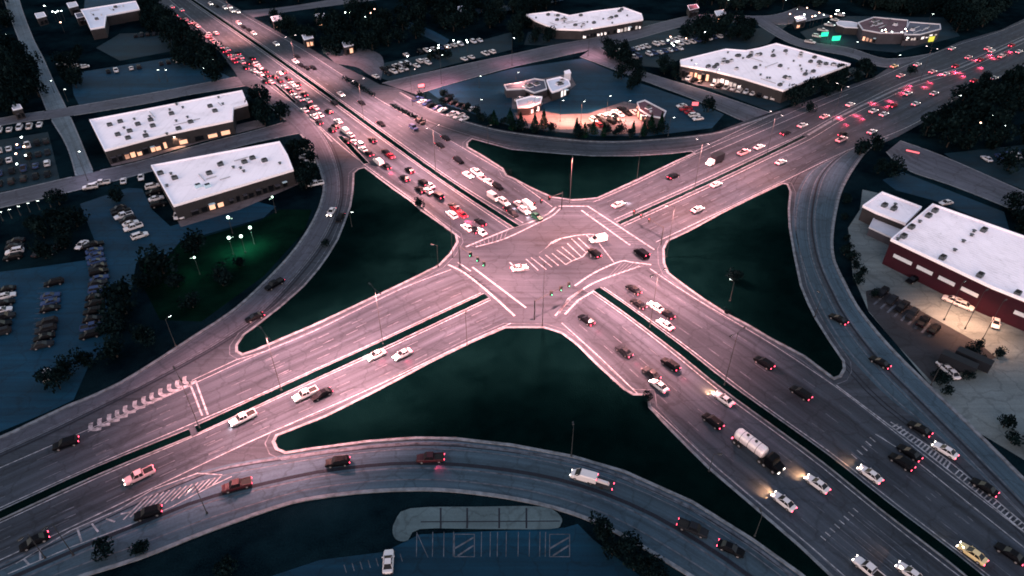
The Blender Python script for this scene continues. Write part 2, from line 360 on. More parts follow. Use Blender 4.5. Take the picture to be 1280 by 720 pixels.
RAMP = dict(
 w=([(318,113),(345,140),(368,160),(387,182),(398,207),(405,230),(402,252),(390,280),(365,317),(327,357),(290,390),(250,416),(195,452),(140,485),(75,512),(20,539),(-60,572)],
    [(338,104),(365,127),(392,152),(411,180),(421,205),(425,228),(424,252),(415,280),(395,315),(358,360),(320,398),(272,430),(225,457),(170,486),(125,508),(62,539),(-40,585)]),
 n=([(975,140),(930,156),(890,168),(815,175.5),(740,177.5),(640,166.5),(595,156.5),(545,140.5),(500,116)],
    [(960,152),(925,168),(880,184),(840,190),(790,192.5),(740,193),(697,190),(640,186),(590,173),(530,152),(490,128)]),
 e=([(1110,172),(1085,187),(1067,210),(1052,237),(1045,262),(1040,295),(1042,325),(1057,357),(1072,385),(1110,432),(1160,482),(1220,540),(1280,600),(1350,670)],
    [(1060,188),(1040,204),(1026,222),(1019,245),(1015,275),(1018,305),(1026,335),(1040,365),(1056,395),(1092,443),(1140,492),(1200,552),(1262,615),(1330,685)]),
 e2=([(1058,189),(1038,205),(1023,224),(1016,246),(1012,275),(1014,306),(1022,337),(1036,368),(1051,397),(1088,446),(1134,494),(1194,555),(1255,618),(1325,690)],
    [(1040,200),(1015,212),(1000,232),(993,255),(990,285),(997,320),(1009,356),(1026,392),(1048,430),(1076,462),(1110,497),(1165,540),(1230,598),(1300,668)]),
 s=([(-60,733),(80,668),(170,625),(250,590),(300,578),(350,570),(400,563),(460,556),(520,551.5),(570,552.5),(640,560),(715,573),(780,593),(865,631),(940,677),(1000,722),(1060,770)],
    [(-80,790),(80,728),(175,698),(250,668),(320,643),(365,628),(405,621),(455,615),(520,612),(570,614),(640,623),(700,637),(745,653),(790,676),(840,706),(880,731),(940,775)]),
)
RP = {}
for k, (a, b) in RAMP.items():
    m = MB(); RP[k] = strip(m, smooth(px(a), 4), smooth(px(b), 4), Z_CW-.006 if k != 'e' else Z_CW-.003, M['road' if k == 'n' else 'ramp_grey' if k == 'w' else 'ramp']); structure('ramp_road', m)
# ------------------------------------------------------------------ grass islands with kerbs
ISL = [
 [(442,217),(448,212),(456,210),(485,232),(515,253),(527,264),(550,280),(570,294),(572,303),(563,318),(548,333),(497,358),(395,406),(320,438),(303,444),(296,440),(296,432),(305,419),(320,408),(352,383),(380,358),(398,337),(410,320),(422,300),(430,280),(438,258),(441,238)],
 [(584,179),(590,174),(612,180),(640,187.5),(697,192.5),(740,195.5),(790,195.5),(840,192.5),(864,189.5),(868,192),(845,202),(795,226),(747,248),(728,250),(715,250.5),(690,247),(665,236),(641,223),(633,220),(628,211),(606,197),(584,184)],
 [(978,230),(984,231),(988,240),(986,262),(987,285),(993,320),(1001,358),(1010,380),(1020,400),(1037,427),(1054,452),(1055,462),(1050,471),(1042,474),(1005,446),(960,422),(935,407),(908,393),(880,375),(852,355),(835,342),(830,330),(829,312),(834,302),(860,290),(900,268),(940,248)],
 [(632,410),(680,410),(702,417),(722,432),(747,457),(780,487),(792,494),(810,494),(812,510),(840,540),(885,585),(940,632),(1000,684),(1040,722),(1080,760),(1050,760),(1000,718),(940,675),(865,628),(780,590),(715,571),(640,557),(570,549),(520,548),(460,552.5),(395,561),(357,567),(346,562),(342,553),(346,545),(407,521),(475,487),(545,450),(590,428)],
]
kb = MB(); ln = MB(); fl = MB(); jt = MB()
for k, q in enumerate(ISL):
    pts = px(q)
    if area(pts) < 0: pts = pts[::-1]
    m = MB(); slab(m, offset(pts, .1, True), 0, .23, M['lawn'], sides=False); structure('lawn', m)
    ribbon(kb, pts, .62, .25, M['kerb'], 0, True)
    ribbon(fl, offset(pts, -1.5, True), .2, Z_MK, M['faint'], None, True)
structure('kerb', kb)
# ramp kerbs, outer kerb lines
kb = MB()
def inside(p, poly):
    c = False; n = len(poly)
    for i in range(n):
        a, b = poly[i], poly[i-1]
        if (a.y > p.y) != (b.y > p.y) and p.x < (b.x-a.x)*(p.y-a.y)/(b.y-a.y)+a.x: c = not c
    return c
def klines(P_, w=.5, z=.22, mat='kerb'):
    for c in cut(P_, None, False): ribbon(kb, c, w, z, M[mat], 0)
def cut(line, own=None, base=True):
    runs, cur = [], []
    for p in resample(line, max(3, int(sum((b-a).length for a, b in zip(line, line[1:]))/2))):
        hit = any(inside(p, q) for i, q in enumerate(SPOLY) if i != own) or (base and inside(p, base_pts))
        if hit:
            if len(cur) > 1: runs.append(cur)
            cur = []
        else: cur.append(p)
    if len(cur) > 1: runs.append(cur)
    return runs
for k in ('w', 'n', 's'): klines(RP[k][0] if k != 's' else RP[k][1], .7)
klines(RP['e'][0], .7)
for i, a in enumerate(side_edges):
    for c in cut(a, i//2): ribbon(kb, c, .5, .12, M['kerb'], 0)
structure('kerb', kb)
# dark strips and pale edge lines that follow the ramps
for k, side, d in (('w',1,.0),('w',1,.9),('n',1,-2.2),('n',0,-1.0),('e',1,-.1),('e2',1,-2.0),('e2',1,-3.1),('s',0,-1.1)):
    ribbon(jt, offset(RP[k][side], d), .5 if d > -1.05 else .3, Z_MK-.003, M['dark_line'])
mid = [a.lerp(b, .47) for a, b in zip(*RP['s'])]
ribbon(jt, mid, .8, Z_MK-.003, M['dark_line']); ribbon(fl, offset(mid, -1.1), .3, Z_MK, M['faint'])
ribbon(fl, [a.lerp(b, .8) for a, b in zip(*RP['s'])], .25, Z_MK, M['faint'])
ribbon(fl, [a.lerp(b, .05) for a, b in zip(*RP['s'])], .5, Z_MK, M['faint'])
ribbon(fl, [a.lerp(b, .17) for a, b in zip(*RP['s'])], .2, Z_MK, M['faint'])
for k, ts in (('w',(.12,.86,.97)),('e',(.1,.9)),('e2',(.12,.8)),('n',(.12,.85))):
    for t in ts: ribbon(fl, [a.lerp(b, t) for a, b in zip(*RP[k])], .28, Z_MK, M['faint'])
# lane lines: (carriageway, lanes)
def dashes(mb, line, w, on, gap, z, mat, skip=4.):
    d = skip; L = [0]
    for a, b in zip(line, line[1:]): L.append(L[-1]+(b-a).length)
    def at(t):
        for i in range(len(line)-1):
            if L[i+1] >= t: return line[i].lerp(line[i+1], (t-L[i])/max(1e-6, L[i+1]-L[i]))
        return line[-1]
    while d+on < L[-1]: ribbon(mb, [at(d), at(d+on)], w, z, mat); d += on+gap
for k, n in (('nwl',4),('nwr',4),('swu',4),('swl',4),('neu',4),('nel',4),('sel',4),('ser',4)):
    a, b = CWP[k]
    for i in range(1, n):
        dashes(fl, [p.lerp(q, i/n) for p, q in zip(a, b)], .16, 3, 6, Z_MK, M['faint'])
    ribbon(fl, [p.lerp(q, .045) for p, q in zip(a, b)], .22, Z_MK+.002, M['paint'])
    ribbon(fl, [p.lerp(q, .955) for p, q in zip(a, b)], .22, Z_MK+.002, M['paint'])
def pl(mb, pts, w, mat='paint', dz=.004, sm=0):
    q = px(pts); q = smooth(q, sm) if sm else q
    ribbon(mb, q, w, Z_MK+dz, M[mat])
z4 = lambda pts: [(560+a/4.923, 250+b/4.923) for a, b in pts]
# crossings
pl(ln, z4([(110,290),(380,180),(530,130),(610,90),(665,45)]), .55, sm=4); pl(ln, z4([(170,290),(350,240),(560,140),(640,100),(690,55)]), .45, sm=4)
pl(ln, z4([(680,40),(860,40)]), .5); pl(ln, z4([(860,40),(1060,170),(1270,308)]), .5); pl(ln, z4([(820,65),(1120,280)]), .5)
pl(ln, z4([(780,530),(900,450),(1060,380),(1130,385),(1250,400)]), .5, sm=4); pl(ln, z4([(660,715),(745,620),(840,545),(950,490),(1180,410)]), .5, sm=4)
pl(ln, z4([(720,705),(800,620),(900,560)]), .5); pl(ln, z4([(680,700),(740,610),(830,550)]), .45)
pl(ln, z4([(0,400),(100,450),(250,570),(410,715)]), .55, sm=3); pl(ln, z4([(150,415),(480,665)]), .5); pl(ln, z4([(60,385),(140,440)]), .4)
# ladder bars
def ladder(a0, a1, b0, b1, n, w, mb=ln, mat='paint', dz=.008):
    for i in range(n):
        t = (i+.5)/n
        p = (a0[0]+(a1[0]-a0[0])*t, a0[1]+(a1[1]-a0[1])*t); q = (b0[0]+(b1[0]-b0[0])*t, b0[1]+(b1[1]-b0[1])*t)
        pl(mb, [p, q], w, mat, dz)
ladder((584,307),(637,287.5),(590,309.5),(632,299), 9, .25, mat='faint')
ladder((740,261),(812,308),(730,266),(786,306), 14, .2, mat='faint')
ladder((775,328),(812,332),(756,349),(800,334), 8, .18, mat='faint')
ladder((694,394),(731,361),(705,393),(742,366), 9, .2, mat='faint')
ladder((562,333),(608,364),(572,330),(618,364), 9, .2, mat='faint')
# worn paint in the middle of the crossing
for a, b in (((480,365),(555,435)),((510,355),(605,430)),((560,350),(640,415)),((600,340),(680,405)),((640,330),(725,400)),((670,310),(760,375)),((700,290),(790,365)),((735,270),(820,350)),((760,240),(850,325)),((800,235),(870,300)),((850,215),(900,270))):
    pl(ln, z4([a, b]), .28)
pl(ln, z4([(600,300),(660,250),(760,225),(860,213),(900,216)]), .28, sm=3); pl(ln, z4([(725,400),(760,378),(830,350),(865,312),(880,355)]), .34, sm=2)
pl(ln, z4([(640,270),(700,238),(770,226)]), .28); pl(ln, z4([(380,385),(430,440),(500,430)]), .4)
pl(ln, z4([(930,270),(1020,385)]), .28); pl(fl, z4([(560,330),(600,300),(640,255)]), .2, 'faint')
# chevrons
for cx, cy in ((119,535),(130,529.5),(142,524),(152,519),(162,513.5),(174,507.5),(185,502),(195,497.5),(206,492),(217,486.5),(227,482),(236,477)):
    pl(ln, [(cx-5,cy-6),(cx-5.5,cy+0),(cx-1,cy+2.5),(cx+8,cy+1)], .8, sm=3)
pl(ln, [(110,540),(240,482)], .2); 
pl(ln, [(237,478),(253,520)], .35); pl(ln, [(244.5,476),(260,519)], .35)
pl(ln, [(240,476),(296,450),(330,440)], .22)
for x, y in ((203,509),(207,516),(211,523),(215,530),(339,449),(344,455),(349,460),(355,466),(405,420),(411,427),(418,434),(447,402),(452,407),(123,559),(127,566),(131,573)):
    pl(ln, [(x-7,y+3),(x+6,y-3)], .22, 'faint')
# hatched gore on the lower road
pl(ln, [(20,705),(88,664),(150,637),(190,613),(247,592),(278,594)], .22); pl(ln, [(10,718),(90,684),(160,658),(215,634),(264,608),(290,596)], .22)
ladder((150,652),(270,605),(180,622),(280,595), 14, .26); ladder((88,664),(160,640),(92,684),(175,634), 4, .3)
ladder((20,705),(60,680),(30,710),(58,697), 2, .3)
for x, y in ((86,637),(88,646),(262,554),(268,566)): pl(ln, [(x-7,y+3),(x+7,y-3)], .22, 'faint')
# right-hand barrier lines of the tanker highway
pl(ln, [(1045,482),(1110,531),(1165,572),(1225,620),(1290,674)], .3, sm=3)
pl(ln, [(1113,528),(1165,561),(1225,609),(1290,664)], .25, sm=3)
ladder((1112,533),(1185,588),(1120,529),(1190,580), 16, .3); ladder((1190,592),(1285,668),(1196,586),(1290,664), 18, .22)
pl(ln, [(1094,543),(1140,573),(1200,621),(1290,693)], .22, sm=3)
for x, y in ((1067,571),(1074,566),(1080,561),(1085,555),(1090,550)): pl(ln, [(x-3,y-3),(x+4,y+3)], .25)
for x, y in ((1160,624),(1166,620),(1172,617),(1206,652),(1212,649),(1196,645)): pl(ln, [(x-3,y-3),(x+4,y+3)], .22, 'faint')
for i in range(8):
    x, y = 1027+i*5.8, 672-i*5
    pl(ln, [(x-1.5,y-1.5),(x+5,y+4)], .22); pl(ln, [(x+6,y+5),(x+70,y+57)], .16, 'faint')
pl(ln, [(1008,372),(1022,402)], .3, 'faint')
pl(ln, [(868,190),(960,146)], .25); pl(ln, [(888,192),(990,148),(1060,118)], .25)
structure('road_marking', ln); structure('road_marking', fl); structure('dark_strip', jt)
# parking bays
bm_ = MB()
for i, x in enumerate((521,541,555,567,602,613,622,633,648,662,675,682)):
    pl(bm_, [(x,665),(x-.5,696)], .13, 'faint', -.08)
pl(bm_, [(521,666),(535,697)], .13, 'faint', -.08)
for x in (568, 687): pl(bm_, [(x,668),(x+25,668),(x+25,696),(x,696),(x,668)], .14, 'faint', -.08); pl(bm_, [(x,686),(x+24,672)], .3, 'faint', -.08); pl(bm_, [(x+4,695),(x+24,682)], .3, 'faint', -.08)
for i in range(9): pl(bm_, [(1102+i*8.6,372+i*4.6),(1092+i*8.6,381+i*5)], .5, 'faint', -.055)
for i in range(14): pl(bm_, [(68-i*1.2,352+i*6.4),(49-i*.9,354+i*6.4)], .12, 'faint', -.08)
for i in range(8): pl(bm_, [(430+i*10,706-i*2),(433+i*10,716-i*2)], .14, 'faint', -.08)
structure('bay_marking', bm_)
pj = MB()
for x in (551, 584, 624, 658): ribbon(pj, px([(x,635.5),(x,661)]), .3, .166, M['dark_line'])
ribbon(pj, px([(526,653),(700,652)]), .2, .170, M['dark_line']); structure('pad_joint', pj)
# medians
def median(pts, w, grass=True, sm=3, mat='kerb'):
    c = smooth(px(pts), sm); m = MB()
    ribbon(m, c, w, .24, M[mat], 0)
    o = structure('median', m)
    if grass:
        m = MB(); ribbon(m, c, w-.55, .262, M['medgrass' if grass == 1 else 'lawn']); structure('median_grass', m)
    return c
median([(231,-6),(320,55),(400,112),(490,178),(560,228),(646,284)], 2.3, 2)
median([(746,362),(790,393),(850,438),(905,482),(960,522),(1033,575),(1105,633),(1180,690),(1232,732),(1300,785)], 2.7, 2)
median([(773,280),(890,226.5),(960,193),(1005,171)], 2.0, 1)
mc = median([(1010,169),(1060,141),(1140,104),(1203,84),(1280,49),(1350,20)], .9, 0)
median([(608,370.5),(480,430.5),(400,467),(330,499),(246,538)], 2.6, 2)
median([(238,541.5),(120,590),(0,645),(-85,684)], 2.4, 2)
median([(425,171),(437,183),(452,199),(458,205)], 2.2, 2)
median([(326,94),(342,105),(356,117),(369,129)], 1.6, 2)
median([(375,138),(392,153),(408,170),(415,178)], .6, 2)
# ------------------------------------------------------------------ trees
def crown_mesh(kind, seed):
    rd = random.Random(seed); m = MB(); mat = M['leafg' if kind == 'cone' else 'leafd']
    sq = rd.uniform(.75, 1.25); lite = M['leafl']
    lobes = []
    for i in range(9 if kind != 'cone' else 1):
        a = rd.uniform(0, 6.28); r = rd.uniform(.15, .6)
        lobes.append((Vector((math.cos(a)*r, math.sin(a)*r, rd.uniform(.45, 1.05))), rd.uniform(.32, .55)))
    for i in range(640):
        if kind == 'cone':
            h = rd.random()**1.4; a = rd.uniform(0, 6.28); r = (1-h**1.3)*.62*sq*rd.uniform(.4, 1.15)
            p = Vector((math.cos(a)*r, math.sin(a)*r, .15+h*1.9))
        else:
            c, lr = rd.choice(lobes); d = Vector((rd.gauss(0,1), rd.gauss(0,1), rd.gauss(0,.8))).normalized()
            p = c+d*lr*rd.uniform(.65, 1.08)
        n = Vector((rd.gauss(0,1), rd.gauss(0,1), rd.gauss(.6,1))).normalized(); a = n.orthogonal().normalized(); b = n.cross(a)
        s = rd.uniform(.05, .12)
        m.face([p+a*s, p+b*s*.8, p-a*s*1.1, p-b*s*.8], lite if kind != 'cone' and rd.random() < .3 else mat)
    return m.mesh('crown')
def trunk_mesh(kind, seed):
    rd = random.Random(seed); m = MB()
    m.tube((0,0,0), (rd.uniform(-.04,.04),0,.55), .06, .035, M['bark'], 7)
    for i in range(4):
        a = i*1.57+rd.random(); m.tube((0,0,.35+.05*i), (math.cos(a)*.35, math.sin(a)*.35, .75+.05*i), .028, .012, M['bark'], 5)
    return m.mesh('trunk')
CR = {k: [crown_mesh(k, i*7+3) for i in range(8 if k == 'round' else 5)] for k in ('round', 'cone')}
TR = [trunk_mesh('round', i) for i in range(4)]
TQ = []
def tree(p, r, label, group=None, kind='round', name='tree'): TQ.append((p, r, label, group, kind, name))
def tree_now(p, r, label, group=None, kind='round', name='tree'):
    t = thing(name, label, 'tree', p, random.uniform(0, 6.28), group)
    s = (r*random.uniform(.9,1.1), r*random.uniform(.9,1.1), r*random.uniform(1.0,1.35))
    link('trunk', random.choice(TR), t, scale=s); link('crown', random.choice(CR[kind]), t, scale=s)
    return t
def inside(p, poly):
    c = False; n = len(poly)
    for i in range(n):
        a, b = poly[i], poly[i-1]
        if (a.y > p.y) != (b.y > p.y) and p.x < (b.x-a.x)*(p.y-a.y)/(b.y-a.y)+a.x: c = not c
    return c
def grove(poly, n, r, label, group, kind='round', name='tree'):
    q = px(poly); x0, x1 = min(p.x for p in q), max(p.x for p in q); y0, y1 = min(p.y for p in q), max(p.y for p in q)
    got = []; tries = 0; gap = r*1.25
    while len(got) < n and tries < 4000:
        tries += 1; p = Vector((random.uniform(x0,x1), random.uniform(y0,y1), 0))
        if inside(p, q) and all((p-o).length > gap for o in got): got.append(p)
        if tries % 600 == 0: gap *= .85
    for p in got: tree(p, r*random.uniform(.75, 1.2), label, group, kind, name)
G_ = [
 ([(203,18),(240,42),(268,66),(284,95),(268,103),(228,80),(212,55),(205,35)], 13, 4.6, 'dark round tree in the grove beside the topmost jammed lanes', 'grove beside the jammed highway'),
 ([(175,2),(198,10),(215,40),(190,45),(178,25)], 7, 4, 'dark tree east of the topmost ribbed white roof', 'trees beside the ribbed white roof'),
 ([(78,75),(100,70),(108,95),(95,125),(82,122)], 8, 4, 'dark tree between the narrow far street and the unlit parking lot', 'trees along the far street'),
 ([(-10,55),(35,65),(55,110),(60,135),(-10,150)], 16, 4.4, 'dark tree in the block of woods at the far street edge', 'woods beside the far street'),
 ([(-10,5),(10,5),(20,40),(-10,45)], 5, 4.2, 'dark tree in the topmost corner beside the narrow street', 'trees in the far corner'),
 ([(305,120),(325,122),(352,145),(350,158),(318,158),(312,140)], 6, 4.0, 'dark tree between the longer shop building and the curving ramp', 'trees behind the shop building'),
 ([(368,178),(385,186),(396,212),(400,235),(386,262),(372,250),(380,215),(362,195)], 9, 3.2, 'dark tree along the ramp kerb behind the bright roofed shop', 'trees along the curving ramp'),
 ([(396,40),(440,14),(520,8),(532,45),(500,60),(425,72),(398,58)], 20, 5, 'dark tree in the wood beside the far side of the jammed highway', 'wood beside the jammed highway'),
 ([(525,2),(600,0),(630,10),(625,36),(560,40),(530,20)], 15, 4.8, 'dark tree in the wood above the crowded car lot', 'wood above the crowded car lot'),
 ([(325,30),(345,22),(380,40),(395,60),(365,52)], 6, 3.4, 'small dark tree beside the farthest lanes and two lit houses', 'trees by the lit houses'),
 ([(468,86),(545,66),(560,74),(490,98)], 7, 2.6, 'small dark tree among the crowd of parked cars', 'trees in the crowded car lot'),
 ([(640,0),(700,2),(690,12),(655,20),(640,16)], 8, 4.2, 'dark tree behind the curved white roof', 'trees behind the curved white roof'),
 ([(640,28),(655,26),(668,40),(690,52),(660,58),(642,50)], 6, 3.6, 'dark tree west of the curved white roof', 'trees west of the curved white roof'),
 ([(748,60),(775,66),(800,84),(790,88),(765,78)], 7, 3.0, 'dark tree in the strip beside the diagonal frontage street', 'trees by the frontage street'),
 ([(776,98),(800,92),(806,108),(790,114),(778,108)], 4, 4.2, 'dark round tree on the corner of the car dealership lot', 'trees on the dealership corner'),
 ([(820,88),(846,84),(850,98),(835,100)], 4, 3.4, 'dark tree at the blunt corner of the largest white roof', 'trees at the corner of the largest white roof'),
 ([(845,42),(880,30),(945,35),(935,52),(870,54)], 11, 4, 'dark tree in the belt behind the largest white roof', 'tree belt behind the largest white roof'),
 ([(985,122),(1050,96),(1072,86),(1092,94),(1060,108),(1000,132),(970,136)], 13, 4, 'dark tree in the belt between the largest white roof and the highway', 'tree belt before the largest white roof'),
 ([(1060,2),(1260,-8),(1250,20),(1225,36),(1195,44),(1185,24),(1100,16)], 34, 6, 'dark tree in the big wood behind the low mall', 'big wood behind the low mall'),
 ([(850,-12),(1040,-14),(1030,10),(960,14),(860,14)], 22, 4.8, 'dark tree in the far wood above the junction of side streets', 'far wood above the side streets'),
 ([(1165,150),(1200,128),(1268,106),(1300,140),(1240,160),(1250,186),(1190,192),(1150,172)], 22, 5, 'dark tree in the wood between the highway and the straight side road', 'wood between highway and side road'),
 ([(1070,195),(1092,184),(1130,200),(1122,222),(1085,228)], 4, 3.6, 'dark round tree in the clump beside the top of the yard ramp', 'clump at the top of the yard ramp'),
 ([(1262,262),(1290,266),(1300,300),(1275,290)], 4, 4, 'dark tree behind the red walled warehouse', 'trees behind the red warehouse'),
 ([(1050,250),(1060,240),(1062,260),(1058,300),(1080,345),(1100,372),(1084,380),(1060,340),(1050,300)], 12, 1.6, 'low dark bush between the double ramp and the pale yard', 'bushes along the double ramp'),
 ([(1205,438),(1235,430),(1252,445),(1225,470),(1205,474)], 5, 1.5, 'dark bush around the two trailers in the gravel lot', 'bushes at the trailers'),
 ([(1248,528),(1290,515),(1300,575),(1262,562)], 4, 2.4, 'dark tree in the corner of the pale yard by the highway', 'trees in the yard corner'),
 ([(1168,470),(1182,476),(1184,494),(1172,488)], 3, 1.6, 'dark bush at the pointed end of the pale yard', 'bushes at the yard point'),
 ([(130,690),(250,690),(400,640),(470,628),(480,660),(400,700),(300,740),(150,760)], 3, 2.4, 'dark tree below the lowest curved road', 'trees below the lowest curved road'),
 ([(740,664),(790,690),(850,730),(800,730),(760,690)], 6, 2.6, 'dark bush on the bank between the lowest ramp and the empty lot', 'bushes on the bank'),
 ([(115,430),(150,385),(175,350),(240,360),(300,350),(270,385),(190,440),(120,480),(100,470)], 9, 3.4, 'dark tree on the slope between the long parked rows and the ramp', 'trees between parked rows and ramp'),
 ([(20,285),(100,265),(108,320),(45,330)], 7, 3.6, 'dark tree on the black field between the parked rows and the street', 'trees on the black field'),
 ([(525,122),(560,120),(600,140),(600,150),(560,136)], 7, 2.0, 'small dark tree at the pointed corner of the dealership lot', 'small trees at the dealership point'),
 ([(60,478),(92,462),(98,500),(70,512)], 3, 2.4, 'dark bush at the lowest corner of the blue parking lot', 'bushes at the blue lot corner'),
 ([(230,0),(232,0),(270,-10),(200,-20)], 3, 5, 'dark tree beyond the topmost lanes of the jammed highway', 'trees beyond the jammed highway'),
 ([(275,-12),(430,-20),(420,0),(330,6)], 9, 4.6, 'dark tree in the line above the topmost street', 'tree line above the topmost street'),
 ([(1225,190),(1300,150),(1320,190),(1290,225),(1260,215)], 7, 4, 'dark tree round the small unlit lot beyond the side road', 'trees round the small unlit lot'),
]
for a in G_: far_ = min(v for u, v in a[0]) < 62; grove(a[0], int(a[1]*1.6)+1 if far_ else a[1], a[2]*(1.12 if far_ else 1.0), *a[3:])
grove([(606,146),(650,156),(740,166),(835,163),(835,172),(740,174),(640,163),(605,155)], 14, 2.6, 'dark green conifer in the row between the dealership lights and the curved ramp', 'conifers before the dealership', 'cone', 'conifer')
for x, y, r, l in ((205,342,5.6,'big round dark tree beside the green lit lawn'),(246,316,4.2,'round dark tree touching the green lit lawn by a bent lamp'),(146,252,3.2,'dark round tree at the head of the short white car row'),(75,256,3.2,'dark tree beside the street above the black field'),(158,392,5.5,'largest round dark tree right beside the longest parked car row'),(300,334,2,'small dark tree standing among the green lawn lamps'),(915,352,2.4,'lone faint tree on the grass island beside the tanker highway'),(885,140,3.4,'pointed dark tree where the dealership lot narrows to its tip'),(1138,93,2.6,'small green lit tree at the far mall entrance'),(525,258,1.8,'small tree at the edge of the jammed highway grass'),(808,500,1.3,'dark bush at the notch of the lowest grass island'),(636,218,1.2,'dark bush at the notch of the highest grass island'),(907,392,1.2,'dark bush at the notch of the island beside the tanker highway'),(408,308,1.4,'dark bush at the pinch of the curving ramp'),(1012,140,2.6,'dark tree alone at the frontage road merge'),(1228,104,2.8,'dark round tree overhanging the farthest lanes')):
    tree(P(x, y), r, l)
grove([(604,150),(650,158),(740,167),(840,164),(840,172),(740,174.5),(640,164),(604,158)], 16, 2.2, 'bushy dark green tree among the conifers before the dealership lights', 'bushy trees among conifers')
TQ.sort(key=lambda q: (q[0]-cam.location).length)
ft = MB()
for i, q in enumerate(TQ):
    if i < 296 or q[3] is None: tree_now(*q)
    else:
        me = random.choice(CR[q[4]]); tr = random.choice(TR); s = q[1]*random.uniform(.9,1.1)
        mt = Matrix.Translation(q[0]) @ Matrix.Rotation(random.uniform(0, 6.28), 4, 'Z') @ Matrix.Diagonal((s, s, s*random.uniform(1.,1.3), 1))
        for md in (me, tr):
            b = len(ft.v); ft.v += [tuple(mt @ v.co) for v in md.vertices]
            for f in md.polygons: ft.f.append(tuple(k+b for k in f.vertices)); ft.m.append(ft.mi(md.materials[0]))
if ft.v: tag(ft.build('distant_trees'), 'far dark trees of the woods along the topmost edge', kind='stuff')
# hedges in the frontage divider
for i, (a, b) in enumerate((((430,98),(468,121)),((490,133),(530,154)))):
    pts = px([a, b]); m = MB(); n = 130
    for j in range(700):
        p = pts[0].lerp(pts[1], random.random())+Vector((random.uniform(-1,1), random.uniform(-1,1), random.uniform(.1,1.3)))
        nn = Vector((random.gauss(0,1), random.gauss(0,1), random.gauss(.5,1))).normalized(); aa = nn.orthogonal().normalized(); bb = nn.cross(aa); s = random.uniform(.15,.32)
        m.face([p+aa*s, p+bb*s, p-aa*s, p-bb*s], M['leafd'])
    tag(m.build('hedge'), ('dark clipped hedge on the divider nearer the side street mouth', 'dark clipped hedge on the divider nearer the grass island tip')[i], 'hedge', 'divider hedges')
